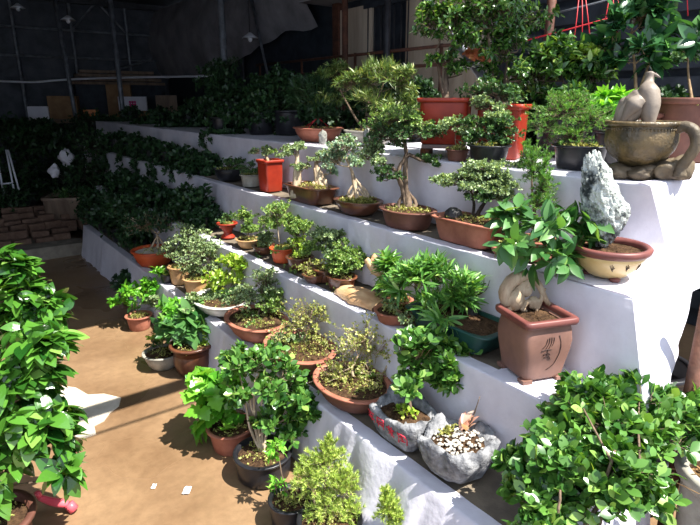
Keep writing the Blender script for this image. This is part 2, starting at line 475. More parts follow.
def foliage(mbL, mbT, center, rad, ntw, style, rg, anchor, shell=0.55, r0=0.003, sizemul=1.0, along=0.7, kmul=1.0):
    """twigs from anchor region out into an ellipsoid, each carrying leaves"""
    st = LS[style]
    c = np.asarray(center, float); rad = np.asarray(rad, float)
    d = nrm(rg.normal(size=(ntw, 3)))
    d[:, 2] = np.where(d[:, 2] < -0.55, -d[:, 2], d[:, 2])
    rr = rg.uniform(shell ** 3, 1.0, (ntw, 1)) ** (1 / 3)
    lump = 1 + 0.22 * np.sin(d[:, :1] * 5 + c[0] * 40) * np.cos(d[:, 1:2] * 4 + c[1] * 30)
    E = c + d * rad * rr * lump
    sub = np.repeat(c[None], ntw, 0)
    if ntw >= 10 and style not in ('shade', 'shadesmall', 'shadebig', 'moss', 'pine', 'pined', 'juniper', 'junip2', 'lobed', 'magnolia'):
        ns = max(4, ntw // 9)
        ds = nrm(rg.normal(size=(ns, 3))); ds[:, 2] = np.where(ds[:, 2] < -.6, -ds[:, 2], ds[:, 2])
        cs = c + ds * rad * rg.uniform(.5, .95, (ns, 1))
        ix = rg.integers(0, ns, ntw)
        sub = cs[ix]
        dd_ = nrm(rg.normal(size=(ntw, 3))); dd_[:, 2] = np.abs(dd_[:, 2]) * .9
        E = sub + dd_ * rad * rg.uniform(.15, .62, (ntw, 1))
        d = nrm(E - c)
    E = clear_of_stand(E)
    k = max(2, int(st['k'] * kmul))
    for e, dd, sb in zip(E, d, sub):
        a = (c + (anchor - c) * rg.uniform(0.05, 0.45)) * .5 + sb * .5 + rg.normal(size=3) * rad * 0.10
        mid = (a + e) / 2 + rg.normal(size=3) * rad * 0.10 + np.array([0, 0, .06]) * rad[2]
        tpts = np.array([a, mid, e])
        tube(mbT, tpts, [r0, r0 * .7, r0 * .35], 3)
        t = 1 - along * rg.uniform(0, 1, k) ** 1.3
        t[: max(1, k // 3)] = rg.uniform(.93, 1.0, max(1, k // 3))
        pos = np.where(t[:, None] < .5, a + (mid - a) * (t[:, None] * 2), mid + (e - mid) * (t[:, None] * 2 - 1))
        td = nrm(e - a)
        rnd = nrm(rg.normal(size=(k, 3)))
        rad_d = nrm(rnd - td * (rnd @ td)[:, None])
        dirs = td * rg.uniform(.25, .8, (k, 1)) + rad_d * st['out'] + np.array([0, 0, 1.]) * st['up'] - np.array([0, 0, 1.]) * st['droop'] * rg.uniform(.3, 1.8, (k, 1))
        up = np.array([0, 0, 1.0]) * .8 + dd * .5 + rg.normal(size=(k, 3)) * .45
        put_leaves(mbL, st['tm'], pos, dirs, up, st['size'] * sizemul * rg.uniform(.65, 1.15, k))

# ------------------------------------------------------------------ pots
def pot_profile(kind, r, h):
    w = max(.008, r * .08)
    if kind == 'bowl':
        o = [(.001, 0), (r * .60, 0), (r * .66, .004), (r * .80, h * .25), (r * .92, h * .55), (r * .98, h * .80)]
    elif kind == 'straight':
        o = [(.001, 0), (r * .78, 0), (r * .81, .004), (r * .90, h * .5), (r * .95, h * .86)]
    elif kind == 'tall':
        o = [(.001, 0), (r * .84, 0), (r * .87, .004), (r * .94, h * .5), (r * .96, h * .9)]
    elif kind == 'vase':
        o = [(.001, 0), (r * .66, 0), (r * .70, .006), (r * .84, h * .2), (r * .93, h * .42), (r * .90, h * .65), (r * .84, h * .82), (r * .92, h * .92)]
    elif kind == 'pedestal':
        o = [(.001, 0), (r * .75, 0), (r * .72, h * .1), (r * .42, h * .3), (r * .5, h * .5), (r * .8, h * .8), (r * .9, h * .9)]
    elif kind == 'saucer':
        o = [(.001, 0), (r * .8, 0), (r * .9, h * .4), (r * .97, h * .8)]
    elif kind == 'bag':
        o = [(.001, 0), (r * .86, 0), (r * .95, h * .1), (r * 1.0, h * .5), (r * .97, h * .9)]
    o.append((r * .97, h * .97))
    o.append((r - w, h * .97)); o.append((r - w * 1.3, h * .7)); o.append((r * .5, h * .66))
    return o, w

def make_pot(root, c, kind, r, h, m, sx=1.0, sy=1.0, rot=0.0, sq=None, rim=True, rim_m=None, soil='soil', feet=False, name='pot', seed=0, dome=None):
    prof, w = pot_profile(kind, r, h)
    n = 40 if sq is None else 64
    p = MB(); lathe(p, prof, c, n, sx, sy, rot, sq)
    po = p.build(name, m, root)
    if rim:
        q = MB()
        e = r * .06 + .003
        lathe(q, [(r - w, h * .93), (r + e * .4, h * .90), (r + e, h * .93), (r + e, h * .985), (r + e * .6, h), (r - w * .8, h), (r - w, h * .97), (r - w, h * .93)], c, n, sx, sy, rot, sq)
        q.build('rim', rim_m or m, po)
    if feet:
        for k in range(4):
            a = rot + PI / 4 + k * PI / 2
            f = MB()
            fx, fy = c[0] + math.cos(a) * r * sx * feet, c[1] + math.sin(a) * r * sy * feet
            box(f, (fx - r * .16, fy - r * .16, c[2] - r * .12), (fx + r * .16, fy + r * .16, c[2] + .004), rot)
            f.build('foot', m, po)
    if soil:
        s = MB(); disc(s, (c[0], c[1], c[2] + h * .84), r - w * 1.02, n, sx, sy, rot, sq, dome=r * .10 if dome is None else dome, rough=.004, seed=seed)
        s.build('soil', soil, root)
    return po

def trunk_mesh(root, pts, r0, r1, m='bark', sides=8, lump=.12, n=14, seed=0, name='trunk', extra=()):
    b = MB()
    c = curve(pts, n)
    tube(b, c, np.linspace(r0, r1, n) * (1 + .5 * np.exp(-np.linspace(0, 8, n))), sides, lump, seed)
    for (pp, a0, a1) in extra:
        cc = curve(pp, 9); tube(b, cc, np.linspace(a0, a1, 9), 6, lump, seed + 1)
    return b, c

SEED = [0]
GROW = {'lush': (1.0, 1.35), 'ficus': (1.12, 1.55), 'juniper': (1.15, 1.9), 'pine': (1.1, 1.5), 'podo': (1.15, 1.7), 'magnolia': (1.1, 1.4), 'rubber': (1.15, 1.6), 'airy': (1.28, 1.35), 'maple': (1, 1), 'shade': (1.25, 1.7), 'shadesmall': (1.25, 1.7)}
def potted(name, label, cat, base, pot, crowns, trunk=None, r0=.008, bark='bark', group=None, moss=None, potname='pot', roots=None, twig='twig', leafname='foliage', extra_tr=(), soil_moss=True):
    """a plant in its pot. pot = (kind, width px or metres, h/w, material, options); crowns = [(px, py, rx, ry, twigs, style, opts)]"""
    SEED[0] += 1
    rg = np.random.default_rng(SEED[0] * 11 + 5)
    base = np.asarray(base, float)
    dep = depth(base); s = dep / FPX
    root = thing(name, label, cat, base, group)
    kind, wp, hr, pm, op = pot
    op = dict(op)
    w = wp * s if wp > 1.5 else wp
    sx, sy = op.get('sx', 1.0), op.get('sy', 1.0)
    proj = math.hypot(cy_ * sx, sy_ * sy) if op.get('sq') is None else (cy_ * sx + sy_ * sy)
    r = w / 2 / proj if wp > 1.5 else w / 2
    h = op.pop('h', None) or w * hr
    lift = r * .12 if op.get('feet') else 0
    c = base + np.array([0, 0, lift])
    po = make_pot(root, c, kind, r, h, pm, seed=SEED[0], name=potname, **op)
    top = c + np.array([0, 0, h * .84])
    mbT, mbLs = MB(), {}
    cr = []
    for k in crowns:
        px, py, rx, ry, nt, style = k[:6]; o = dict(k[6]) if len(k) > 6 else {}
        dd = dep + o.pop('dd', 0.0)
        cc = at_depth(px, py, dd); sc_ = dd / FPX
        gr = GROW.get(style, (1.27, 1.95))
        rad = np.array([rx * sc_, rx * sc_ * o.pop('dz', .9), ry * sc_]) * gr[0]
        nt = int(nt * gr[1])
        cr.append((cc, rad, nt, style, o))
    # trunk path
    if trunk is None:
        main = cr[0][0]
        tp = [top - np.array([0, 0, .01]), top * .5 + main * .5 + rg.normal(size=3) * .012, main]
    else:
        tp = [top - np.array([0, 0, .01])] + [at_depth(x, y, dep) for x, y in trunk]
    tb, tc = trunk_mesh(root, tp, r0, r0 * .35, bark, seed=SEED[0])
    for pp in extra_tr:
        q = [top - np.array([0, 0, .01])] + [at_depth(x, y, dep) for x, y in pp]
        cc = curve(q, 10); tube(tb, cc, np.linspace(r0 * .8, r0 * .3, 10), 7, .12, 3)
        tc = np.concatenate([tc, cc])
    for cc, rad, nt, style, o in cr:
        # branch from nearest trunk point
        low = tc[np.argmin(np.linalg.norm(tc - cc, axis=1) + np.maximum(0, tc[:, 2] - cc[2]) * 2)]
        if np.linalg.norm(low - cc) > .02:
            b = curve([low, (low + cc) / 2 + rg.normal(size=3) * .01, cc], 7)
            rb = min(r0 * .4, .006); tube(tb, b, np.linspace(rb, rb * .45, 7), 5)
        key = (LS[style]['m'])
        mbL = mbLs.setdefault(key, MB())
        foliage(mbL, mbT, cc, rad, nt, style, rg, low, r0=min(.0025, max(.0012, r0 * .16)), **o)
    if mbT.n:
        off_ = tb.n
        tb.v += mbT.v; tb.q += [q_ + off_ for q_ in mbT.q]; tb.t += [t_ + off_ for t_ in mbT.t]; tb.n += mbT.n
    tb.build('trunk', bark, root)
    for key, mbL in mbLs.items():
        mbL.build(leafname, key, root)
    if moss is None and soil_moss and w > .05: moss = 16
    if moss:
        m = MB(); rgm = np.random.default_rng(SEED[0])
        R = np.array([r * .8 * sx, r * .8 * sy, .012])
        fm = MB()
        foliage(m, fm, top + np.array([0, 0, .010]), R * [1.1, 1.1, 1.3], int(moss * 2.6), 'moss', rgm, top, along=.9)
        m.build('moss_leaves', 'lf_mossy', root)
    return root, top, r, h

# ------------------------------------------------------------------ setting
# floor: wet brown concrete
m, nt, b = new_mat('wet_floor')
L = nt.links
tc = nt.nodes.new('ShaderNodeTexCoord')
def nz(scale, detail=5, rough=.6):
    n = nt.nodes.new('ShaderNodeTexNoise'); n.inputs['Scale'].default_value = scale
    n.inputs['Detail'].default_value = detail; n.inputs['Roughness'].default_value = rough
    L.new(tc.outputs['Object'], n.inputs['Vector']); return n
na, nb, nc = nz(1.3, 8), nz(22, 8, .7), nz(0.8, 3)
r = nt.nodes.new('ShaderNodeValToRGB')
r.color_ramp.elements[0].position = .33; r.color_ramp.elements[0].color = lin((108, 83, 60))
r.color_ramp.elements[1].position = .68; r.color_ramp.elements[1].color = lin((146, 119, 90))
L.new(na.outputs['Fac'], r.inputs['Fac'])
r2 = nt.nodes.new('ShaderNodeValToRGB')
r2.color_ramp.elements[0].position = .3; r2.color_ramp.elements[0].color = (.72, .72, .72, 1)
r2.color_ramp.elements[1].position = .6; r2.color_ramp.elements[1].color = (1, 1, 1, 1)
L.new(nb.outputs['Fac'], r2.inputs['Fac'])
mu = nt.nodes.new('ShaderNodeMixRGB'); mu.blend_type = 'MULTIPLY'; mu.inputs['Fac'].default_value = .8
L.new(r.outputs['Color'], mu.inputs['Color1']); L.new(r2.outputs['Color'], mu.inputs['Color2'])
L.new(mu.outputs['Color'], b.inputs['Base Color'])
rr = nt.nodes.new('ShaderNodeMapRange'); rr.inputs['From Min'].default_value = .35; rr.inputs['From Max'].default_value = .6
rr.inputs['To Min'].default_value = .16; rr.inputs['To Max'].default_value = .5
L.new(nc.outputs['Fac'], rr.inputs['Value']); L.new(rr.outputs['Result'], b.inputs['Roughness'])
bp = nt.nodes.new('ShaderNodeBump'); bp.inputs['Strength'].default_value = .12; bp.inputs['Distance'].default_value = .01
L.new(nb.outputs['Fac'], bp.inputs['Height']); L.new(bp.outputs['Normal'], b.inputs['Normal'])

f = MB(); box(f, (-3.5, -1.5, -.1), (5.2, 12.6, 0.0)); struct('floor', f, 'wet_floor')
f = MB(); box(f, (-3.5, 6.45, -.1), (1.14, 12.15, 0.10)); struct('floor_back', f, 'concrete')
f = MB(); box(f, (-1.2, 6.34, -.02), (1.16, 6.60, 0.13)); struct('trim_1', f, 'concrete')
# pale dry patch on the floor
f = MB(); c0 = on_z(92, 408, 0.0)
pv = [on_z(x, y, 0.002) for x, y in [(52, 392), (62, 386), (76, 388), (88, 395), (104, 394), (121, 398), (119, 406), (110, 413), (104, 421), (94, 426), (96, 434), (82, 439), (66, 440), (54, 436)]]
pv = np.array(pv); ctr = pv.mean(0)
n = len(pv); top = np.concatenate([pv, [ctr]]) + [0, 0, .003]
f.add(np.concatenate([top, pv - [0, 0, .004]]), [[i, n + 1 + i, n + 1 + (i + 1) % n, (i + 1) % n] for i in range(n)], [[i, (i + 1) % n, n] for i in range(n)])
struct('trim_2', f, 'patch')

RX = 4.25
YB = 12.2
# back wall: dark netting on a frame
f = MB(); box(f, (-3.5, YB, 0), (5.2, YB + .08, 3.6)); struct('wall_back', f, 'netting')
f = MB(); box(f, (-3.45, 2.4, 0), (-3.37, YB, 3.6)); struct('wall_light_stop', f, 'netting')  # unseen left net wall, added to stop light entering the far part
# right wall: dark board slats near the viewer, board shed beyond
f = MB(); box(f, (RX + .06, -.4, 0), (RX + .14, YB, 3.35)); struct('wall_right', f, 'slat_dark')
w = thing('slat_fence', 'dark blue-grey horizontal slat fence behind the top bench', 'fence', (RX, .2, 0))
f = MB()
for k in range(17):
    z = .15 + k * .185
    box(f, (RX, .2, z), (RX + .03, 3.4, z + .13))
f.build('slat', 'slat_dark', w, smooth=False)
for y in (.3, 1.3, 2.4, 3.35):
    f = MB(); box(f, (RX - .05, y, 0), (RX - .002, y + .05, 3.3)); f.build('post', 'steel_dark', w, smooth=False)
# shed
sh = thing('garden_shed', 'pale board shed with a barred dark window beside the greenhouse', 'shed', (RX - .1, 4.6, 0))
f = MB()
y = 3.45
while y < 5.7:
    if not (4.45 < y < 5.1):
        box(f, (RX - .1, y, .3), (RX - .06, y + .135, 2.62))
    else:
        box(f, (RX - .1, y, .3), (RX - .06, y + .135, 1.95))
    y += .14
f.build('board', 'wood_pale', sh, smooth=False)
f = MB(); box(f, (RX - .055, 3.44, .2), (RX + .05, 5.84, 2.7)); f.build('wall_panel', 'slat_dark', sh, smooth=False)
f = MB(); box(f, (RX - .115, 4.48, 2.58), (RX - .056, 5.26, 2.63)); f.build('window_head', 'slat_dark', sh, smooth=False)
f = MB(); box(f, (RX - .115, 4.48, 1.93), (RX - .056, 5.26, 1.98)); wf = f.build('window_sill', 'slat_dark', sh, smooth=False)
for k in range(7):
    f = MB(); yy = 4.53 + k * .11; tube(f, [(RX - .1, yy, 1.98), (RX - .1, yy, 2.58)], .009, 6); f.build('bar', 'steel_dark', wf)
f = MB(); box(f, (RX - .5, 3.4, 2.7), (RX + .1, 6.0, 2.76)); f.build('roof', 'tarp', sh, smooth=False)
f = MB(); box(f, (RX - .13, 5.72, 0), (RX - .06, 5.84, 2.7)); f.build('corner_post', 'rust_steel', sh, smooth=False)
# handrail in front of the shed
hr = thing('handrail', 'thin steel handrail of two sloping bars along the board shed', 'railing', (RX - .35, 5.4, 0))
for z0 in (1.92, 2.08):
    f = MB(); tube(f, [(RX - .35, 3.6, z0), (RX - .35, 7.4, z0)], .016, 8); f.build('rail', 'rust_steel', hr)
for yy in (3.8, 5.1, 6.2, 7.3):
    f = MB(); tube(f, [(RX - .35, yy, .0), (RX - .35, yy, 2.1)], .016, 8); f.build('baluster', 'rust_steel', hr)
# grey tarpaulin hanging over the dark opening past the shed
P = np.zeros((40, 14, 3))
for i in range(40):
    y = 6.2 + i * (YB - 6.3) / 39
    zb = 2.5 - .45 * min(1, max(0, (y - 7.0) / 2.2)) + .06 * n1(y * 2.1, 4)
    for j in range(14):
        t = j / 13
        z = 3.35 + (zb - 3.35) * t
        P[i, j] = (RX - .12 - .35 * t * (1 - t) - .05 * n2(y * 2, t * 3, 2) - .1 * math.sin(PI * t), y, z)
f = MB(); grid(f, P); tp = f.build('tarpaulin', 'tarp', loc=(RX - .2, 8, 2.5))
tag(tp, 'grey tarpaulin sagging under the roof above a dark opening', 'tarpaulin')
P = np.zeros((40, 10, 3))
for i in range(40):
    x = .4 + i * (3.9 / 39)
    for j in range(10):
        t = j / 9; z = 3.3 - 1.28 * t
        P[i, j] = (x, YB - .06 - .06 * n2(x * 2.5, t * 2, 7) - .05 * math.sin(PI * t), z)
f = MB(); grid(f, P); tp = f.build('net_curtain', 'netting', loc=(2.2, YB - .1, 2.5)); tag(tp, 'dark shade net stretched across the far wall above a pale pipe', 'net')

# roof: shade net on beams, only over the far part
f = MB(); box(f, (-3.5, 2.4, 3.42), (5.2, YB + .1, 3.46)); struct('ceiling', f, 'roof_net')
for k, yy in enumerate((2.42, 4.8, 7.2, 9.6, 11.9)):
    f = MB(); box(f, (-3.5, yy, 3.32), (5.2, yy + .06, 3.42)); struct('trim_%d' % (k + 3), f, 'steel_dark')
# lone beam across the aisle throwing the bar of shade on the floor
f = MB(); box(f, (-3.5, 1.27, 3.02), (RX + .1, 1.375, 3.08)); struct('trim_8', f, 'steel_dark')
f = MB(); tube(f, [(-3.5, 1.12, 3.0), (RX + .1, 1.12, 3.0)], .010, 8); struct('trim_9', f, 'steel_dark')

# steel posts and braces
def post(label, p0, p1, rad, m='steel_dark', name='steel_post', cat='post'):
    p0 = np.asarray(p0, float); p1 = np.asarray(p1, float)
    t = thing(name, label, cat, p0)
    b_ = MB(); tube(b_, [p0, p1], rad, 10); b_.build('shaft', m, t)
    b_ = MB(); box(b_, (p0[0] - .06, p0[1] - .06, p0[2]), (p0[0] + .06, p0[1] + .06, p0[2] + .012)); b_.build('base_plate', m, t, smooth=False)
    return t
def post_px(label, px, py, dep, rad, m='steel_dark', ztop=3.32, lean=(0, 0), zf=None):
    q = at_depth(px, py, dep)
    z0 = zf if zf is not None else (.1 if q[1] > 6.45 and q[0] < 1.14 else 0.0)
    return post(label, (q[0], q[1], z0), (q[0] + lean[0], q[1] + lean[1], ztop), rad, m)
post_px('grey steel roof post right beside the dark tree above the red square pot', 224, 60, 7.0, .045, 'steel')
post_px('slim steel post in front of the white cardboard box', 117, 60, 9.2, .04, 'steel')
post_px('thin leaning steel post under the lit bulb reflector', 72, 70, 9.8, .035, 'steel', lean=(-.12, 0))
post_px('dark thin post at the edge of the grey tarpaulin', 241, 30, 8.6, .03)
post_px('pale angle-iron post at the corner of the board shed', 345, 30, 6.0, .035, 'rust_steel')
post_px('dark post standing before the barred shed window', 387, 25, 5.3, .035)
post_px('brown steel post behind the leafy bush on the top bench', 550, 20, 3.9, .032, 'rust_steel')
def brace(label, a, b_, rad, m='steel'):
    t = MB(); tube(t, [a, b_], rad, 8)
    o = t.build('brace_pole', m, loc=np.asarray(a)); tag(o, label, 'pole'); return o
q = at_depth(296, 70, 6.6); brace('thin diagonal brace leaning over the dark shrubs', (q[0], q[1], .1), at_depth(250, -6, 7.6), .02)
brace('thick pale pole slanting down into the tall tree', at_depth(421, -8, 3.7), at_depth(492, 90, 3.05), .028, 'steel')

# pale water pipe across the far wall
p = MB(); pts = [at_depth(-25, 80, 9.6), at_depth(30, 82, 9.7), at_depth(60, 80, 9.8), at_depth(110, 78, 9.9), at_depth(215, 76, 9.2)]
tube(p, curve(pts, 24), .018, 8); tag(p.build('water_pipe', 'white_paint', loc=pts[2]), 'pale thin water pipe strung across the dark far end', 'pipe')

# purlins and trusses on the far net wall
k_ = 10
for z in (2.38, 2.86):
    f = MB(); tube(f, [(.2, YB - .2, z), (4.1, YB - .2, z)], .022, 8); struct('trim_%d' % k_, f, 'steel'); k_ += 1
for x in (1.55, 2.5, 3.5):
    f = MB(); tube(f, [(x, YB - .2, .0), (x, YB - .2, 3.4)], .026, 8); struct('trim_%d' % k_, f, 'steel'); k_ += 1
for (p_, q_) in (((2.5, YB - .2, 2.86), (3.0, YB - .2, 3.4)), ((3.5, YB - .2, 2.86), (3.0, YB - .2, 3.4)), ((4.1, 11.6, 2.4), (4.1, 8.6, 3.3)), ((3.9, YB - .3, 2.4), (2.6, YB - .3, 2.0))):
    f = MB(); tube(f, [p_, q_], .02, 8); struct('trim_%d' % k_, f, 'steel'); k_ += 1

# bulbs under reflectors
def lamp(px, py, dep, label):
    q = at_depth(px, py, dep)
    t = thing('hanging_lamp', label, 'lamp', q)
    b_ = MB(); tube(b_, [q + [0, 0, .05], (q[0], q[1], 3.35)], .006, 6); b_.build('cord', 'steel_dark', t)
    b_ = MB(); lathe(b_, [(.02, .07), (.03, .06), (.07, .03), (.11, .0), (.105, -.005), (.06, .02), (.025, .05)], q, 24); b_.build('lamp_shade', 'white_paint', t)
    b_ = MB(); blob(b_, q + [0, 0, -.01], (.035, .035, .045), amp=0, sub=2); b_.build('bulb', 'glass_bulb', t)
lamp(68, 20, 8.8, 'round white lamp hanging beside the leaning thin post')
lamp(250, 38, 7.6, 'small white lamp hanging in front of the grey tarpaulin')
lamp(18, 8, 9.0, 'white lamp hanging high in the darkest corner of the roof')

# far storage: bench with boxes, board stacks
sb = thing('storage_bench', 'dark storage bench carrying cartons against the far wall', 'bench', (1.9, 11.2, .0))
f = MB(); box(f, (1.2, 10.95, 1.22), (4.15, 11.8, 1.28)); f.build('bench_top', 'wood_board', sb, smooth=False)
for x in (1.25, 2.4, 3.9):
    for yy in (11.0, 11.7):
        f = MB(); box(f, (x, yy, .0), (x + .06, yy + .06, 1.22)); f.build('leg', 'steel_dark', sb, smooth=False)
def carton(px, py, wpx, h, m, label, dep=10.75, mark=False, z=1.28, name='cardboard_box', zup=0.0):
    q = on_line_depth(px, dep, z)
    s_ = dep / FPX; w_ = wpx * s_
    t = thing(name, label, 'box', q)
    f = MB(); box(f, (q[0] - w_ / 2, q[1] - .16, q[2]), (q[0] + w_ / 2, q[1] + .16, q[2] + h), -.35); f.build('carton_body', m, t, smooth=False)
    f = MB(); c_, s2 = math.cos(-.35), math.sin(-.35)
    box(f, (q[0] - w_ / 2 - .004, q[1] - .03, q[2] + h), (q[0] + w_ / 2 + .004, q[1] + .03, q[2] + h + .002), -.35); f.build('tape', m, t, smooth=False)
    if mark:
        f = MB(); k = .05
        fr = q + np.array([-s2 * 0 - .165 * math.sin(.35), -.165 * math.cos(.35), h * .45])
        ex = np.array([c_, s2, 0])
        for i in (-1, 0, 1):
            for v_ in (0, 1):
                a = fr + (ex * i * .045 if v_ == 0 else np.array([0, 0, i * .045]))
                d_ = np.array([0, 0, .065]) if v_ == 0 else ex * .065
                tube(f, [a - d_, a + d_], .013, 4)
        f.build('printed_mark', 'magenta', t)
    return t
def on_line_depth(px, dep, z):
    d = ray(px, 262.5); d = FPX * FH * cp + (px - 350) * RV
    # point at camera-axis depth dep and height z
    A = on_axis = None
    u = (px - 350.0) / FPX * dep
    fw = (dep - sp * (H - z)) / cp
    return np.array([0, 0, z]) + RV * u + FH * fw
carton(143, 112, 38, .13, 'card', 'flat brown carton under the white box with a magenta mark')
carton(134, 105, 26, .26, 'white_card', 'white cardboard box with a square magenta mark', mark=True, z=1.412, name='cardboard_box')
carton(122, 92, 22, .62, 'card', 'tall brown carton standing behind the white marked box', dep=10.95)
carton(168, 100, 20, .42, 'wood_board', 'dull wooden crate with a dark opening beside the white box', name='wooden_crate', dep=11.15)
carton(66, 98, 26, .40, 'card', 'worn brown carton by the leaning thin post', dep=10.15)
carton(92, 112, 12, .16, 'orange_plastic', 'small bright orange tub in front of the dark shelves', name='plastic_tub', dep=10.2)
carton(41, 122, 18, .22, 'white_card', 'pale grey box low down near the dark corner', dep=9.95, z=1.28)
bs = thing('shelf_unit', 'tall dark shelf of stacked timber boards by the far corner', 'shelf', (3.3, 11.95, .0))
f = MB(); box(f, (2.4, 11.85, .0), (4.1, 12.1, 1.9)); f.build('carcass', 'slat_dark', bs, smooth=False)
for k in range(4):
    f = MB(); box(f, (2.35 + .05 * k, 11.8, 1.9 + .07 * k), (4.1 - .07 * k, 12.1, 1.95 + .07 * k)); f.build('timber_board', 'wood_board', bs, smooth=False)

# white folding frame at the far left
ff = thing('folding_stand', 'thin white metal folding stand at the end of the aisle', 'stand', on_z(12, 182, .25))
a = on_line_depth(4, 6.6, .12); 
for (x0, x1) in ((-6, 4), (4, 14), (6, 19)):
    f = MB(); tube(f, [at_depth(x0 + 2, 150, 6.9), at_depth(x1, 190 if x1 != 4 else 196, 6.9)], .012, 6); f.build('leg', 'white_paint', ff)
f = MB(); tube(f, [at_depth(1, 184, 6.9), at_depth(12, 183, 6.9)], .012, 6); f.build('crossbar', 'white_paint', ff)
# rubble of bricks beyond the kerb
rg = random.Random(3)
k_ = 0
for row in range(6):
    for j in range(7):
        x = .25 + j * .19 + rg.uniform(-.03, .03); yy = 6.75 + row * .22 + rg.uniform(-.03, .03); z = .1 + row * .035
        if x > 1.12 and row < 2: continue
        f = MB(); a_ = rg.uniform(-.25, .25)
        box(f, (x - .085, yy - .05, .1), (x + .085, yy + .05, z + .05 + rg.uniform(0, .03)), a_)
        o = f.build('loose_brick', 'brick', loc=(x, yy, .1), smooth=False)
        tag(o, 'loose grey-brown brick lying in the rubble beyond the kerb', 'brick', 'bricks in the rubble past the kerb')
def planter_box():
    q = on_line_depth(70, 6.95, .13)
    t = thing('planter_box', 'square brown planter box with low green growth beyond the kerb', 'planter', q)
    f = MB(); c = q
    lathe(f, [(.001, 0), (.2, 0), (.22, .30), (.235, .31), (.235, .34), (.205, .34), (.2, .28), (.1, .27)], c, 48, sq=9, rot=-.5); f.build('box', 'wood_board', t)
    f = MB(); disc(f, c + [0, 0, .29], .2, 32, sq=9, rot=-.5, dome=.02, rough=.01); f.build('soil', 'soil', t)
    g = np.random.default_rng(5); mL, mT = MB(), MB()
    foliage(mL, mT, c + [0, 0, .36], np.array([.17, .17, .07]), 45, 'shadesmall', g, c + [0, 0, .3])
    mL.build('foliage', 'lf_dark', t)
planter_box()
for (px, py, w_, label) in ((58, 158, .16, 'crumpled white plastic bag caught in the dark shrubs'), (46, 171, .12, 'smaller white plastic bag hanging lower in the dark shrubs')):
    q = at_depth(px + 8, py, 7.4 if w_ > .14 else 7.2)
    f = MB(); blob(f, q, (w_ * .55, w_ * .4, w_ * .7), seed=px, amp=.6, freq=1.6, sub=3)
    tag(f.build('plastic_bag', 'white_card', loc=q), label, 'bag')

# ------------------------------------------------------------------ display stand and its plastic covers
ds = thing('display_stand', 'stepped plant stand of four long shelves under white plastic', 'stand', (2.2, 3.2, 0))
for k in range(4):
    f = MB(); y0 = TY0[k] + .03
    xb = TX[k + 1] + .02 if k < 3 else TX[4] - .02
    box(f, (TX[k] + .014, y0, TZ[k] - .04), (xb, TY1[k] - .02, TZ[k] - .006)); f.build('shelf_board', 'step_board', ds, smooth=False)
    for yy in (y0 + (.28 if k == 3 else .06), 1.9, 3.1, 4.3, TY1[k] - .3):
        for xx in ([TX[k] + .03] if k < 3 else [TX[k] + .03, TX[4] - .1]):
            f = MB(); box(f, (xx, yy, 0), (xx + .04, yy + .04, TZ[k] - .04)); f.build('leg', 'step_board', ds, smooth=False)
SHL = ['white plastic sheet over the lowest step beside the aisle', 'white plastic sheet over the second step, under the green trough', 'white plastic sheet over the third step, under the cream bowl', 'white plastic sheet over the top bench, under the bronze cup planter']
CUT = (-.05, -.05, -.12, .21); FLARE = (.1, .12, .45, .08); WR = (.2, .2, .30, .17)
def fold(y, k, t):
    f1 = n1(y * 5.5, k) * .6 + n1(y * 13, k + 9) * .35 + n1(y * 31, k + 4) * .12
    return f1
for k in range(4):
    y0, y1 = TY0[k], TY1[k]
    ys = np.concatenate([np.arange(y0, 3.2, .014), np.arange(3.2, y1 + .001, .04)])
    xf, z = TX[k], TZ[k]
    xb = (TX[k + 1] - .002) if k < 3 else TX[4]
    zl = TZ[k - 1] + .004 if k else .006
    nt_ = 9 if k < 3 else 16
    nr = 16
    amp = (.040, .018, .018, .018)[k]; fl = (.05, .006, .006, .008)[k]
    xb_ = xb if k == 3 else xf + .060
    xs_ = list(xb_ + (xf + .022 - xb_) * np.linspace(0, 1, nt_ - 1)) + [xf + .008]
    tr_ = np.concatenate([[0.0, .015, .045], np.linspace(.09, 1, nr - 4)])
    P = np.zeros((len(ys), nt_ + nr, 3))
    for i, y in enumerate(ys):
        for j in range(nt_):
            x = xs_[j]
            P[i, j] = (x, y, z - .001 + .0025 * n2(x * 14, y * 14, k))
        e = z - .0005 + .0035 * n1(y * 4, k + 20) + .002 * n1(y * 17, k + 30)
        w_ = max(0, 1 - (y - y0) / WR[k]) ** 2
        ph = y * 34 + 5 * n1(y * 3.1, k + 60)
        pl = (.5 + .5 * math.sin(ph + .8 * math.sin(ph))) * max(0, .45 + n1(y * 1.9, k + 70) * 1.3)
        for j in range(nr):
            if j == 0:
                P[i, nt_] = (xf + .001, y, e); continue
            tt = tr_[j - 1]
            zz = e - .003 + (zl - e + .003) * tt
            dn = z - zz
            off = fl * tt + amp * (.10 + tt ** .8 * .9) * max(0, fold(y, k, tt) * .8 + .2 + .15 * n2(y * 8, tt * 3, k)) + (.030 if k == 0 else .012) * tt ** .7 * pl
            if k == 0: off += .075 * tt * min(1, max(0, (1.75 - y) / .5))
            P[i, nt_ + j] = (xf - .002 - off * (1 - w_) + CUT[k] * min(1, dn / .325) * w_, y + .012 * tt * n1(y * 9, k + 50) * (1 - w_) - (.004 + FLARE[k] * dn) * w_, zz)
    f = MB(); grid(f, P)
    o = f.build('plastic_sheet', 'cloth', loc=(xf, 1.5, z)); tag(o, SHL[k], 'plastic sheet', 'plastic covers of the stand')
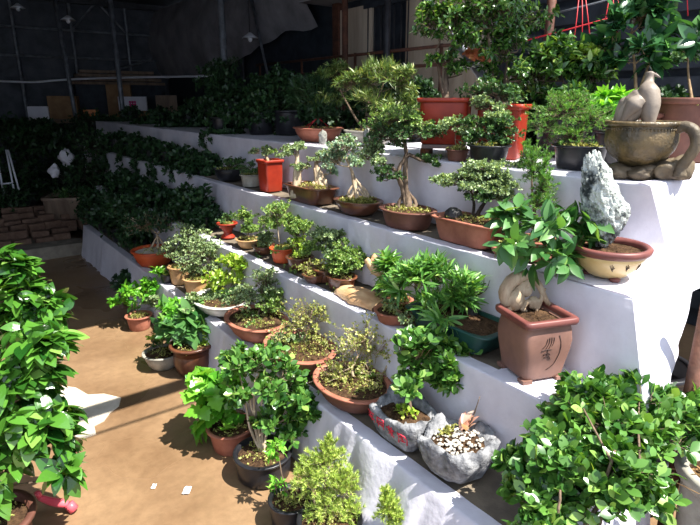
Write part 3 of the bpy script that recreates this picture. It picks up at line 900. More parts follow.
# end drapes facing the viewer
def end_drape(x0, x1, y0, ztop, zlow, flare, seed, label, amp=.03, cut=0.0, back=.05):
    nx, nz_ = 60, 24
    P = np.zeros((nx, nz_ + 3, 3))
    for i in range(nx):
        f_ = i / (nx - 1)
        xt = x0 + (x1 - x0) * f_
        zb = zlow(xt)
        P[i, 0] = (xt, y0 + back, ztop + .003); P[i, 1] = (xt, y0 + .02, ztop + .004); P[i, 2] = (xt, y0 - .004, ztop - .002)
        for j in range(nz_):
            t = (j + 1) / nz_
            z = ztop + (zb - ztop) * t
            dn = ztop - z
            x = xt + cut * min(1, dn / .325) * (1 - f_)
            P[i, j + 3] = (x, y0 - .004 - flare * dn - amp * min(1, dn * 5) * min(1, f_ * 12) * (n2(x * 7 + dn * 3, dn * 2.2, seed) + .4 * n2(x * 17 - dn * 4, dn * 4, seed + 3) + .45), z)
    f = MB(); grid(f, P)
    tag(f.build('plastic_drape', 'cloth', loc=(x0, y0, ztop)), label, 'plastic sheet', 'plastic covers of the stand')
end_drape(2.038, 3.3, TY0[3], TZ[3], lambda x: .988, .08, 1, 'white plastic drape hanging down the end of the top bench', cut=.21)
end_drape(1.748, 2.6, TY0[2], TZ[2], lambda x: .665 if x < 1.8 else min(.93, .665 + (x - 1.8) * .75), .45, 2, 'white plastic drape below the cream bowl, hanging down the end of the third step', back=.40, cut=-.12)
end_drape(1.458, 1.742, TY0[1], TZ[1], lambda x: .20, .12, 3, 'white plastic drape at the end of the second step, behind the large ficus bush', cut=-.05, back=.42)
end_drape(1.168, 1.60, TY0[0], TZ[0], lambda x: .02, .1, 4, 'white plastic drape at the end of the lowest step, behind the large ficus bush', cut=-.05)
q = (1.862, .62, 0)
post('rusty brown post standing beside the large ficus bush', q, (1.872, .62, 1.0), .022, 'rust_steel', 'iron_post')

ep = np.array([2.12, .86, .002])
for k in range(3):
    q = ep + [.012 * k, .01 * k, .17 * k]
    t = thing('empty_pot', ('lowest dark empty pot of the stack', 'middle dark empty pot of the stack', 'topmost dark empty pot of the stack')[k] + ' under the end of the top bench', 'pot', q, 'stack of empty pots under the bench')
    make_pot(t, q, 'bag', .16, .26, 'black_pot', soil=None, seed=k)

# ------------------------------------------------------------------ things on the stand
XC = [1.305, 1.595, 1.89, 2.25]
def tb(k, px, dx=0.0):
    return on_line(px, XC[k - 1] + dx, TZ[k - 1] + .003)
OV = dict(sx=.74, sy=1.0)

def tube_on(root, name, m, pts, r, sides=5):
    f = MB(); tube(f, pts, r, sides); return f.build(name, m, root)

# --- square clay pot with the swollen-root ficus, second step
base = tb(2, 530, .0); base[1] -= .0
dep = depth(base); s = dep / FPX
sq = thing('ficus_bonsai', 'swollen-root ficus with broad leaves in a square brown clay pot', 'bonsai', base)
R_ = .100; Hh = .235; rot = math.radians(-20)
p = MB(); pr = [(.001, .012), (R_ * .76, .012), (R_ * .78, .018), (R_ * .84, .06), (R_ * .93, .115), (R_ * .96, .15), (R_ * .92, .185), (R_ * .88, .205), (R_ * .95, .212), (R_ * .95, .22), (R_ * .84, .222), (R_ * .8, .195), (R_ * .3, .195)]
lathe(p, pr, base, 96, sq=11, rot=rot); po = p.build('pot', 'purple_clay', sq)
p = MB(); lathe(p, [(R_ * .84, .210), (R_ * 1.02, .212), (R_ * 1.05, .22), (R_ * 1.05, .232), (R_ * 1.0, .236), (R_ * .85, .235), (R_ * .82, .222), (R_ * .84, .210)], base, 96, sq=14, rot=rot); p.build('rim', 'purple_rim', po)
for k in range(4):
    a = rot + PI / 4 + k * PI / 2; p = MB()
    fx, fy = base[0] + math.cos(a) * R_ * .94, base[1] + math.sin(a) * R_ * .94
    box(p, (fx - .018, fy - .018, base[2]), (fx + .018, fy + .018, base[2] + .014), rot); p.build('foot', 'purple_clay', po, smooth=False)
p = MB(); disc(p, base + [0, 0, .205], R_ * .82, 64, sq=12, rot=rot, dome=.008, rough=.004); p.build('soil', 'soil', sq)
# brushed plant drawing on the -Y face
p = MB()
def face(u, v):  # u across (-1..1), v height
    rr_ = float(np.interp(v, [.018, .06, .115, .15, .185, .205], [R_ * .78, R_ * .84, R_ * .93, R_ * .96, R_ * .92, R_ * .88]))
    x_, y_ = u * R_ * .8, -rr_ * 1.004 - .0006
    return base + np.array([x_ * math.cos(rot) - y_ * math.sin(rot), x_ * math.sin(rot) + y_ * math.cos(rot), v])
DRK = 1.26
for st in ([(-.15, .135), (-.25, .118), (-.40, .108)], [(-.05, .138), (-.1, .122), (-.22, .106)], [(.05, .138), (.02, .122), (-.08, .105)], [(.16, .137), (.14, .125), (.06, .112)], [(-.42, .10), (-.2, .104), (.1, .102)], [(-.3, .088), (-.1, .094), (.05, .086)], [(-.25, .078), (-.05, .084), (.12, .07)], [(-.1, .105), (-.12, .09), (.02, .07)],
           [(.42, .14), (.52, .11), (.48, .08), (.30, .05), (.0, .038)]):
    pts = curve([face(u, v * DRK) for u, v in st], 8); tube(p, pts, np.linspace(.0022, .0009, 8), 4)
p.build('brush_drawing', 'dark_ink', po)
# swollen root
p = MB(); t0 = base + np.array([0, 0, .2])
def off(px, py, dd=0): return at_depth(px, py, dep + dd)
for i, (path, ra) in enumerate([
    ([(506, 306), (505, 292), (513, 280), (527, 276), (536, 282)], [.024, .034, .036, .03, .02]),
    ([(527, 276), (538, 284), (546, 300), (551, 306)], [.022, .018, .014, .010]),
    ([(514, 300), (522, 288), (530, 280)], [.03, .03, .024]),
    ([(520, 310), (528, 302), (536, 308)], [.016, .014, .010]),
    ([(508, 310), (517, 303), (526, 312)], [.014, .016, .010]),
    ([(536, 312), (541, 300), (544, 288)], [.009, .011, .012]),
    ([(521, 280), (517, 262), (519, 245), (524, 232)], [.016, .010, .008, .006])]):
    c = curve([off(*q_) for q_ in path], 14); tube(p, c, .7 * np.interp(np.linspace(0, 1, 14), np.linspace(0, 1, len(ra)), ra), 12, .05, i)
blob(p, off(516, 300), (.034, .030, .042), seed=5, amp=.15); blob(p, off(534, 303, .01), (.024, .024, .024), seed=6, amp=.2); blob(p, off(525, 290, .01), (.03, .026, .026), seed=7, amp=.15)
p.build('trunk', 'bark_pale', sq)
g = np.random.default_rng(77); mL, mT = MB(), MB()
anc = off(520, 250)
for (px, py, rx, ry, n_, dd) in ((515, 232, 30, 26, 20, 0), (550, 238, 28, 24, 18, -.03), (575, 225, 20, 22, 9, 0), (540, 262, 22, 18, 9, -.04), (568, 262, 22, 16, 8, -.02), (500, 222, 14, 16, 5, .02), (580, 250, 18, 24, 7, 0)):
    cc = at_depth(px, py, dep + dd); sc_ = s
    tube(mT, curve([anc, (anc + cc) / 2 + [0, 0, .01], cc], 6), np.linspace(.004, .0018, 6), 5)
    foliage(mL, mT, cc, np.array([rx * sc_, rx * sc_ * .8, ry * sc_]), n_, 'bigficus', g, anc, r0=.0015, kmul=.95)
mT.build('stem_foliage', 'twig', sq); mL.build('foliage', 'lf_bigficus', sq)

# --- green trough with herbs
base = tb(2, 458, .02); dep = depth(base)
def herb():
    root = thing('herb_trough', 'long dark green trough full of lush narrow-leaved herbs', 'planter', base)
    make_pot(root, base, 'straight', .215, .095, 'green_trough', sx=.5, sy=1.0, sq=7, seed=4)
    g = np.random.default_rng(8); ml = {}; mT = MB()
    for (px, py, rx, ry, n_, st, dd) in ((448, 292, 26, 24, 34, 'herb', .02), (420, 292, 24, 22, 34, 'herb', .06), (400, 285, 12, 20, 12, 'herbw', .12), (468, 300, 10, 26, 9, 'herb', .0), (440, 310, 30, 10, 16, 'herb', -.03), (405, 318, 22, 8, 22, 'boxg', .05), (480, 322, 8, 4, 8, 'moss', 0), (436, 272, 22, 10, 12, 'herb', .05)):
        cc = at_depth(px, py, dep + dd); sc_ = depth(cc) / FPX
        foliage(ml.setdefault(LS[st]['m'], MB()), mT, cc, np.array([rx * sc_ * .8, rx * sc_, ry * sc_]), n_, st, g, np.array([base[0], cc[1], base[2] + .08]), r0=.0018)
    mT.build('stem_foliage', 'twig', root)
    for k, v in ml.items(): v.build('foliage', k, root)
herb()
q = at_depth(471, 318, dep - .0); q[2] = TZ[1] + .105
f = MB(); blob(f, q, (.028, .03, .035), seed=3, amp=.35, hard=True); tag(f.build('garden_stone', 'dark_stone', loc=q), 'dark rough stone with a dry twig set in the green trough', 'stone')
f = MB(); pts = [q + [0, 0, .03], at_depth(476, 297, dep), at_depth(483, 288, dep), at_depth(484, 277, dep)]
tube(f, curve(pts, 9), np.linspace(.004, .001, 9), 5); tube(f, curve([at_depth(478, 295, dep), at_depth(486, 290, dep - .02), at_depth(490, 280, dep - .02)], 6), np.linspace(.0025, .0008, 6), 4)
tag(f.build('dry_twig', 'bark_dark', loc=q), 'bare dry twig standing by the dark stone in the green trough', 'twig')

# --- two carved stone planters, lowest step
def stone_trough():
    c = tb(1, 404, -.005)
    root = thing('stone_planter', 'rough grey stone trough with red characters and a round-leaved ficus', 'planter', c)
    dep = depth(c)
    prof = [(.001, 0), (.085, 0), (.098, .01), (.112, .05), (.122, .095), (.124, .118), (.116, .126), (.098, .124), (.086, .10), (.05, .095)]
    m_ = MB(); lathe(m_, prof, (0, 0, 0), 96, .80, 1.12, sq=4.5)
    V = m_.v[0]
    for i, p_ in enumerate(V):
        n_ = mnoise.fractal(Vector((p_[0] * 9, p_[1] * 9, p_[2] * 9 + 3)), .8, 2.0, 5)
        V[i] = p_ * (1 + .10 * n_) + [0, 0, .014 * n_ * (p_[2] > .06)]
        if p_[2] < .002: V[i][2] = 0
        if p_[0] > .03 and p_[2] > .1: V[i][2] += .035 * max(0, math.sin(p_[1] * 14 + .8))
    m2 = MB(); m2.add(V + c, m_.q[0]); body = m2.build('stone_body', 'trough_stone', root)
    s_ = MB(); disc(s_, c + [0, 0, .098], .088, 40, .8, 1.12, sq=4, dome=.012, rough=.006, seed=2); s_.build('soil', 'soil', root)
    # red carved characters on the face towards the aisle
    ch = MB(); rg = random.Random(4)
    glyphs = [[(-1, .8, 1, .8), (0, 1, 0, -1), (-.8, .2, .8, .2), (-.7, -.2, -.9, -1), (.7, -.2, .9, -1), (-.4, -.6, .4, -.6)],
              [(-.9, .9, .9, .9), (-.9, .9, -.9, -.2), (.9, .9, .9, -.2), (-.9, .3, .9, .3), (-.9, -.2, .9, -.2), (-.5, -.2, -.8, -1), (.4, -.2, .8, -1)],
              [(-1, .5, 1, .5), (-.3, 1, -.3, .1), (.4, 1, .4, .1), (-.8, 0, .8, 0), (0, .2, 0, -1), (0, -.3, -.8, -.9), (0, -.3, .8, -.9)],
              [(-.8, 1, -.8, -1), (-.8, .9, .8, .9), (.8, .9, .8, -1), (-.4, .4, .4, .4), (-.4, -.1, .4, -.1), (0, .6, 0, -.6), (-.4, -.5, .5, -.5)]]
    for gi, gl in enumerate(glyphs):
        yc = c[1] + .092 - gi * .060; zc = c[2] + .082 - gi * .003
        def pos(u, v):
            y = yc - u * .021; z = zc + v * .022
            d2 = V + c - np.array([c[0] - .2, y, z]); d2 = d2[(V[:, 0] < -.05)]
            i_ = np.argsort(d2[:, 1] ** 2 + d2[:, 2] ** 2)[:4]
            return np.array([(V + c)[V[:, 0] < -.05][i_, 0].min() - .0005, y, z])
        for (a, b_, c_, d_) in gl:
            tube(ch, [pos(a, b_), pos((a + c_) / 2, (b_ + d_) / 2), pos(c_, d_)], .0028, 5)
    ch.build('characters', 'red_ink', body)
    g = np.random.default_rng(21); mL, mT, mS = MB(), MB(), MB()
    tr = MB()
    top = c + [0, 0, .1]
    for path, a0 in (([(0, 0), (-.01, .02), (.0, .06), (.01, .12)], .009), ([(.0, -.10), (.02, -.04), (.0, .03), (-.02, .1)], .006)):
        pts = [top + np.array([.02, y_, z_]) for y_, z_ in path] if a0 > .007 else [c + np.array([-.01, y_, .108 + .014 * math.sin(i)]) for i, (y_, z_) in enumerate(path)]
        tube(tr, curve(pts, 10), np.linspace(a0, a0 * .5, 10), 7, .15)
    tr.build('trunk', 'bark', root)
    anc = top + np.array([0, 0, .1])
    for (px, py, rx, ry, n_) in ((425, 358, 32, 24, 70), (402, 352, 18, 18, 30), (446, 380, 22, 16, 34), (415, 385, 26, 14, 34), (454, 364, 16, 14, 18), (430, 345, 20, 12, 22), (462, 380, 12, 12, 18)):
        cc = at_depth(px, py, dep - .03); foliage(mL, mT, cc, np.array([rx, rx * .8, ry]) * depth(cc) / FPX, n_, 'ficus', g, anc, r0=.0014)
    mT.build('stem_foliage', 'twig', root); mL.build('foliage', 'lf_ficus', root)
    for i in range(6):
        pass
    foliage(mS, MB(), c + np.array([-.02, -.03, .115]), np.array([.06, .09, .012]), 10, 'lime', g, c + np.array([0, 0, .11]), sizemul=.75); mS.build('ground_cover', 'lf_lime', root)
    return c
stone_trough()
def stone_bowl():
    c = tb(1, 456, .005)
    root = thing('stone_planter', 'jagged grey stone basin of white pebbles beside the trough with red characters', 'planter', c)
    prof = [(.001, 0), (.075, 0), (.09, .012), (.118, .06), (.13, .105), (.128, .135), (.118, .142), (.100, .138), (.090, .11), (.05, .105)]
    m_ = MB(); lathe(m_, prof, (0, 0, 0), 72, .95, 1.0, sq=2.8)
    V = m_.v[0]
    for i, p_ in enumerate(V):
        n_ = -abs(mnoise.fractal(Vector((p_[0] * 8 + 5, p_[1] * 8, p_[2] * 8 + 3)), .8, 2.0, 4)) * 1.5 + .35
        V[i] = p_ * (1 + .2 * n_) + [0, 0, .02 * n_ * (p_[2] > .06)]
        if p_[2] < .002: V[i][2] = 0
    m2 = MB(); m2.add(V + c, m_.q[0]); m2.build('stone_body', 'trough_stone', root)
    s_ = MB(); disc(s_, c + [0, 0, .112], .095, 40, .95, 1.0, dome=.01, rough=.005, seed=5); s_.build('soil', 'soil', root)
    rg = random.Random(9); pb = MB()
    for i in range(150):
        a = rg.uniform(0, 2 * PI); r_ = .09 * math.sqrt(rg.random()); sz = rg.uniform(.004, .010)
        blob(pb, c + np.array([math.cos(a) * r_, math.sin(a) * r_, .122 + .008 * (1 - r_ / .09)]), (sz, sz * .8, sz * .7), seed=i, amp=.3, sub=1)
    o = pb.build('gravel', 'pebble', root); o['kind'] = 'stuff'
    g = np.random.default_rng(5); mm, mT = MB(), MB()
    foliage(mm, mT, c + np.array([.01, .055, .128]), np.array([.05, .03, .014]), 26, 'moss', g, c + np.array([.01, .05, .12])); mm.build('moss_leaves', 'lf_mossy', root)
    # pink-tinged succulent and stick
    mL = MB(); cc = c + np.array([.06, .03, .13])
    k = 9; a = g.uniform(0, 2 * PI, k)
    put_leaves(mL, 'ficusbig', np.repeat(cc[None], k, 0) + g.normal(size=(k, 3)) * .006, np.stack([np.cos(a) * .5, np.sin(a) * .5, np.full(k, 1.)], 1), np.stack([np.cos(a) * -1, np.sin(a) * -1, np.full(k, .4)], 1), g.uniform(.04, .075, k)); mL.build('succulent', 'pink_leaf', root)
    f = MB(); tube(f, curve([cc + [.015, -.01, 0], cc + [.03, -.02, .06], cc + [.042, -.03, .13]], 8), np.linspace(.004, .0015, 8), 5); f.build('stick', 'bark', root)
leaf_mat('pink_leaf', (206, 150, 132), (226, 196, 176), .4, .2)
stone_bowl()

# --- cream bowl with standing rock, third step
base = tb(3, 606, -.005); dep = depth(base)
t = thing('rock_bowl', 'round cream bowl with a purple-brown rim holding the tall white rock', 'pot', base)
Rb = .128
p = MB(); lathe(p, [(.001, .012), (Rb * .50, .012), (Rb * .56, .02), (Rb * .78, .045), (Rb * .93, .08), (Rb * .97, .098), (Rb * .9, .102), (Rb * .85, .085), (Rb * .4, .085)], base, 56); po = p.build('pot', 'cream_glaze', t)
p = MB(); lathe(p, [(Rb * .9, .09), (Rb * .98, .092), (Rb * 1.05, .10), (Rb * 1.08, .115), (Rb * 1.02, .122), (Rb * .93, .12), (Rb * .88, .108), (Rb * .9, .09)], base, 56); p.build('rim', 'purple_rim', po)
for k in range(3):
    p = MB(); a = k * 2 * PI / 3 - 2.2; blob(p, base + np.array([math.cos(a) * Rb * .5, math.sin(a) * Rb * .5, .008]), (.02, .02, .010), amp=.05, sub=2); p.build('foot', 'purple_rim', po)
p = MB(); disc(p, base + [0, 0, .098], Rb * .9, 40, dome=.006, rough=.003); p.build('soil', 'soil', t)
p = MB()
for k, (a, z) in enumerate(((-2.55, .06), (-2.1, .062), (-1.62, .06))):
    for (du, dz1, dz2) in ((-.05, .012, -.01), (.0, .016, -.012), (.05, .010, -.006), (.09, .004, .0)):
        def bp_(aa, zz):
            rr_ = float(np.interp(zz, [.02, .045, .08, .098], [Rb * .56, Rb * .78, Rb * .93, Rb * .97])) + .0008
            return base + np.array([math.cos(aa) * rr_, math.sin(aa) * rr_, zz])
        tube(p, [bp_(a + du, z + dz1), bp_(a + du * .6 + .02, z), bp_(a + du * .2 + .05, z + dz2)], .0012, 4)
p.build('brush_drawing', 'dark_ink', po)
# the rock
rk = MB(); V, F = ICO[5]
rc = base + np.array([.0, .03, .10])
out = np.empty_like(V)
for i, p_ in enumerate(V):
    q_ = Vector(p_ * 1.6 + np.array([3.1, .4, 8.8]))
    big = mnoise.fractal(q_, .9, 2.0, 3)
    pits = mnoise.noise(Vector(p_ * 7.5)) ; pit2 = mnoise.noise(Vector(p_ * 15 + np.array([5, 5, 5])))
    out[i] = p_ * (1 + .20 * big - .34 * max(0, pits) - .20 * max(0, pit2) - .10 * abs(mnoise.noise(Vector(p_ * 26))))
tz = (out[:, 2] + 1) / 2
wid = np.interp(tz, [0, .3, .6, .85, 1.0], [1.0, 1.0, .92, .85, .75])
right = rc * 0 + RV
xx = out[:, 0] * .078 * wid; yy2 = out[:, 1] * .066 * wid
zz = np.maximum(tz, 0.0) * .335
lean = -np.interp(tz, [0, .5, 1], [-.012, .012, .072])
RK = rc + np.outer(xx + lean, RV) + np.outer(yy2, FH) + np.outer(zz, [0, 0, 1.0])
RK[:, 2] = np.maximum(RK[:, 2], base[2] + .1)
rk.add(RK, None, F)
tag(rk.build('viewing_rock', 'rock', loc=rc), 'tall pitted white and dark rock standing in the cream bowl', 'rock')

# --- bronze cup planter with bird, top bench
base = on_line(646, 2.20, TZ[3] + .003); dep = depth(base); s = dep / FPX
HD = nrm(RV * .66 - FH * .75)
cupc = at_depth(639, 152, dep); cupc[2] = base[2] + .045
t = thing('cup_planter', 'big dark bronze cup-shaped planter with a looped handle on a carved foot', 'planter', base)
CR = 34.5 * s
p = MB(); pr = [(.001, 0), (CR * .40, 0), (CR * .50, .012), (CR * .72, .03), (CR * .90, .062), (CR * .97, .095), (CR * .96, .125), (CR * .92, .148), (CR * .93, .155)]
pr += [(CR * .86, .155), (CR * .84, .13), (CR * .4, .128)]
lathe(p, pr, cupc, 56); po = p.build('cup', 'bronze', t)
p = MB(); lathe(p, [(CR * .90, .15), (CR * .99, .152), (CR * 1.02, .160), (CR * .99, .168), (CR * .88, .168), (CR * .85, .158), (CR * .90, .15)], cupc, 56); p.build('rim', 'bronze', po)
p = MB()
for k in range(64):
    a = k * 2 * PI / 64; blob(p, cupc + np.array([math.cos(a) * CR * .945, math.sin(a) * CR * .945, .139]), (.0045, .0045, .006), amp=0, sub=1)
p.build('beading', 'bronze', po)
hp = [cupc + HD * CR * u + [0, 0, v] for u, v in ((.85, .135), (1.08, .152), (1.34, .135), (1.44, .09), (1.32, .045), (1.16, .005), (1.16, -.03))]
p = MB(); tube(p, curve(hp, 24), np.interp(np.linspace(0, 1, 24), [0, .3, .7, 1], [.018, .021, .019, .026]), 12, .03); p.build('handle', 'bronze_dark', t)
p = MB()
for k, (u, v, rx, rz) in enumerate(((-.55, -.1, .075, .03), (-.15, .2, .09, .034), (.3, -.15, .085, .036), (.70, -.45, .085, .042), (.95, -.6, .06, .05), (.0, -.35, .07, .028), (.55, .25, .09, .03))):
    q_ = cupc + RV * CR * u + FH * CR * v; blob(p, (q_[0], q_[1], base[2] + rz * .8), (rx, rx * .7, rz), seed=k + 3, amp=.3, sub=3, squash=-.8)
p.build('carved_foot', 'bronze_dark', t)
p = MB(); disc(p, cupc + [0, 0, .135], CR * .86, 40, dome=.008, rough=.004); p.build('soil', 'soil', t)
# bird
bq = cupc + RV * .0 + [0, 0, .142]
bird = thing('bird_statue', 'grey-brown clay bird with a long upright neck sitting in the bronze cup planter', 'statue', bq)
def B(px, py, dd=0): return at_depth(px, py, dep + dd)
p = MB()
c = curve([B(649, 131), B(649, 118, -.01), B(650, 104, -.015), B(648, 92, -.01), B(649, 82), B(650, 76), B(651, 72)], 30)
tube(p, c, np.interp(np.linspace(0, 1, 30), [0, .12, .3, .5, .64, .78, .92, 1], [.018, .024, .036, .042, .019, .017, .020, .009]), 16)
c = curve([B(616, 126, .04), B(626, 116, .03), B(637, 104, .02), B(646, 94, 0)], 20)
tube(p, c, np.interp(np.linspace(0, 1, 20), [0, .25, .6, .9, 1], [.012, .035, .052, .046, .03]), 16)
p.build('body', 'bird_clay', bird)
for sgn in (-1, 1):
    p = MB(); a_ = B(640, 98, .0) + FH * sgn * .034 - RV * .01; e_ = B(618, 122, .035) + FH * sgn * .03
    c = curve([a_, (a_ + e_) / 2 + [0, 0, .012], e_], 12); tube(p, c, np.interp(np.linspace(0, 1, 12), [0, .4, 1], [.02, .032, .008]), 12); p.build('wing', 'bird_clay', bird)
p = MB(); hd = B(651, 74); tube(p, [hd, hd - FH * .02 + RV * .012 - [0, 0, .006], hd - FH * .034 + RV * .02 - [0, 0, .014]], [.010, .006, .002], 8); p.build('beak', 'bird_clay', bird)
for sgn in (-1, 1):
    p = MB(); blob(p, hd + RV * .013 * sgn - FH * .011 + [0, 0, .001], (.004, .004, .004), amp=0, sub=2); p.build('eye', 'black_pot', bird)
p = MB(); q_ = B(634, 127); blob(p, (q_[0], q_[1], bq[2] - .0), (.075, .06, .02), seed=4, amp=.15); p.build('nest_base', 'bird_clay', bird)

# --- red square pots on the top bench
def red_square(px, x, wpx, h, label, crowns, trunks, seed, m='red_pot', stand=False, rot_=.62):
    base = on_line(px, x, TZ[3] + .003); z0 = .0
    if stand:
        st = thing('pot_stand', 'low dark clay stand under the tall red square pot', 'stand', base)
        w_ = wpx * depth(base) / FPX * .5 * 1.05 / 1.3
        f = MB(); box(f, base + [-w_, -w_, .045], base + [w_, w_, .065], .70); f.build('top', 'brown_glaze', st, smooth=False)
        for a in (-1, 1):
            for b_ in (-1, 1):
                f = MB(); ax, ay = a * (w_ - .02), b_ * (w_ - .02); cx_, cy2 = base[0] + ax * math.cos(.7) - ay * math.sin(.7), base[1] + ax * math.sin(.7) + ay * math.cos(.7); box(f, (cx_ - .018, cy2 - .018, base[2]), (cx_ + .018, cy2 + .018, base[2] + .045)); f.build('leg', 'brown_glaze', st, smooth=False)
        z0 = .066
    b2 = base + [0, 0, z0]
    return potted('potted_tree', label, 'potted tree', b2, ('tall', wpx * 1.28, 1, m, dict(h=h, sq=12, rot=rot_)), crowns, trunks, .016, extra_tr=seed)
red_square(444, 2.24, 52, .235, 'leafy tree in the tall red square pot on a dark clay stand', [(456, 40, 24, 26, 56, 'treeleaf'), (436, 34, 18, 22, 36, 'treeleaf'), (462, 74, 14, 10, 22, 'bushleaf', dict(sizemul=.7)), (447, 64, 16, 10, 12, 'bushleaf', dict(sizemul=.7)), (478, 60, 18, 8, 34, 'maple', dict(dd=-.05))], [(446, 76), (450, 55), (456, 35)], [[(440, 76), (436, 50)]], stand=True)
red_square(500, 2.40, 48, .27, 'tallest leafy tree, bushy over a dark red square pot', [(505, 25, 36, 28, 95, 'treeleaf'), (485, 8, 26, 18, 45, 'treeleaf'), (518, 50, 22, 18, 40, 'treeleaf'), (500, 60, 24, 16, 40, 'treeleaf'), (520, 80, 16, 12, 26, 'treeleaf'), (490, 84, 14, 10, 20, 'bushleaf', dict(sizemul=.7)), (495, 98, 24, 11, 50, 'boxd', dict(dd=-.16, sizemul=1.3)), (485, 108, 16, 8, 26, 'boxg', dict(dd=-.2, sizemul=1.3))], [(506, 80), (508, 55), (503, 25)], [[(494, 84), (490, 50), (486, 15)]], rot_=.45)

# ------------------------------------------------------------------ bonsai and pot plants
BON, PLT = 'bonsai', 'potted plant'
# lowest step
potted('bonsai_tree', 'airy yellow-green bonsai in the clay bowl right beside the inscribed stone trough', BON, tb(1, 352, -.005), ('bowl', 74, .30, 'terracotta_dark', dict(OV, rim_m='terracotta')),
       [(358, 352, 34, 24, 80, 'airy'), (340, 378, 24, 14, 40, 'airy'), (372, 375, 22, 18, 40, 'airy'), (392, 352, 14, 14, 20, 'airy', dict(dd=.05)), (352, 390, 26, 7, 30, 'box'), (338, 394, 16, 6, 22, 'moss'), (370, 396, 18, 6, 26, 'airy'), (362, 384, 14, 7, 18, 'box')], [(356, 385), (352, 368), (362, 350)], .010, 'bark_pale', moss=70, extra_tr=[[(372, 388), (385, 370), (392, 352)], [(345, 385), (338, 370)]])
potted('bonsai_tree', 'open twiggy bonsai in the middle terracotta bowl of the lowest step', BON, tb(1, 300, -.005), ('bowl', 70, .30, 'terracotta', dict(OV)),
       [(310, 318, 26, 20, 60, 'airy'), (298, 330, 26, 14, 40, 'airy'), (322, 335, 22, 14, 34, 'airy'), (285, 338, 16, 12, 20, 'boxg'), (296, 348, 20, 6, 26, 'box'), (314, 350, 18, 6, 26, 'airy'), (286, 346, 12, 5, 18, 'moss')], [(305, 338), (309, 325), (312, 310)], .009, 'bark', moss=70, extra_tr=[[(300, 336), (292, 322)]])
potted('bonsai_tree', 'dark dense bonsai in the terracotta bowl next to the grey-white bowl', BON, tb(1, 257, -.005), ('bowl', 62, .30, 'terracotta', dict(OV)),
       [(262, 292, 24, 16, 70, 'boxg'), (282, 305, 18, 14, 36, 'box'), (246, 300, 16, 12, 30, 'boxg'), (262, 314, 22, 9, 36, 'box'), (250, 322, 14, 5, 20, 'airy')], [(258, 315), (262, 302), (262, 288)], .010, 'bark', moss=50)
potted('shrub_plant', 'lime-green shrub with dark ground cover in the oval grey-white bowl', PLT, tb(1, 222, -.005), ('bowl', 56, .24, 'white_pot', dict(OV, sx=.8)),
       [(232, 275, 18, 11, 30, 'lime'), (246, 270, 10, 10, 12, 'lime'), (236, 296, 20, 8, 50, 'boxd'), (216, 298, 12, 5, 40, 'boxg'), (228, 288, 14, 7, 16, 'lime')], [(228, 296), (233, 280)], .006)
potted('bush_plant', 'bushy grey-green boxwood in the tan pot nearest the orange bowl', PLT, tb(1, 181, -.01), ('straight', 22, .8, 'tan_pot', {}),
       [(186, 240, 17, 14, 70, 'boxg'), (178, 254, 14, 12, 44, 'boxg'), (194, 252, 14, 12, 40, 'boxg')], [(181, 262), (185, 245)], .006)
potted('bush_plant', 'bushy grey-green boxwood in the second tan pot from the orange bowl', PLT, tb(1, 198, -.01), ('straight', 26, .7, 'tan_pot', {}),
       [(204, 262, 19, 16, 80, 'boxg'), (196, 275, 14, 10, 34, 'boxg'), (212, 275, 12, 12, 34, 'boxg')], [(198, 280), (203, 266)], .006)
potted('small_plant', 'small lime sprig in a little tan pot behind the grey-white bowl', PLT, tb(1, 209, .02), ('straight', 15, .6, 'tan_pot', {}), [(216, 284, 8, 6, 10, 'lime', dict(sizemul=.7)), (222, 276, 8, 6, 8, 'lime', dict(sizemul=.8))], None, .003)
potted('bonsai_tree', 'pale thick-rooted bonsai in an orange-red bowl strewn with white pebbles', BON, tb(1, 155, -.01), ('bowl', 40, .4, 'orange_pot', dict(soil='pebble')),
       [(146, 226, 20, 13, 60, 'shadesmall'), (164, 222, 16, 11, 30, 'shadesmall')], [(156, 256), (158, 246), (157, 234)], .020, 'bark_pale', extra_tr=[[(168, 256), (163, 244), (158, 236)], [(146, 258), (152, 246), (157, 236)]])
potted('small_plant', 'sprig of bright leaves trailing over the sheet edge below the tan pots', PLT, tb(1, 168, -.08), ('straight', 14, .6, 'black_pot', {}), [(160, 280, 9, 8, 9, 'bright'), (154, 288, 6, 6, 4, 'bright')], None, .003)

# second step
potted('bush_plant', 'rounded bright boxwood right behind the pale curved driftwood', PLT, tb(2, 341, .0), ('straight', 30, .45, 'brown_glaze', dict(OV)),
       [(346, 258, 16, 11, 66, 'box'), (338, 270, 14, 10, 40, 'box'), (356, 268, 12, 10, 36, 'box')], [(342, 288), (345, 265)], .006)
potted('bonsai_tree', 'boxwood bonsai with a bare dark stem, its leaf cloud against the sheet', BON, tb(2, 326, .01), ('straight', 26, .5, 'brown_glaze', {}),
       [(328, 240, 15, 9, 60, 'boxg'), (336, 250, 10, 8, 26, 'boxg'), (318, 248, 10, 8, 24, 'box')], [(328, 266), (327, 252), (329, 243)], .006, 'bark_dark')
potted('bush_plant', 'upright speckled boxwood between the round-headed tree and the bare-stemmed bonsai', PLT, tb(2, 300, .01), ('straight', 26, .5, 'brown_glaze', {}),
       [(303, 237, 13, 13, 60, 'box'), (298, 250, 12, 10, 40, 'lime', dict(sizemul=.5)), (310, 252, 9, 9, 24, 'box')], [(301, 260), (302, 242)], .005)
potted('bonsai_tree', 'round-headed little tree in a small red-orange pot on the second step', BON, tb(2, 283, .01), ('straight', 24, .6, 'orange_pot', {}),
       [(277, 218, 16, 13, 80, 'box'), (268, 226, 10, 9, 30, 'box'), (288, 226, 9, 9, 28, 'box'), (285, 252, 12, 7, 24, 'box')], [(281, 255), (279, 240), (277, 222)], .005, 'bark_pale')
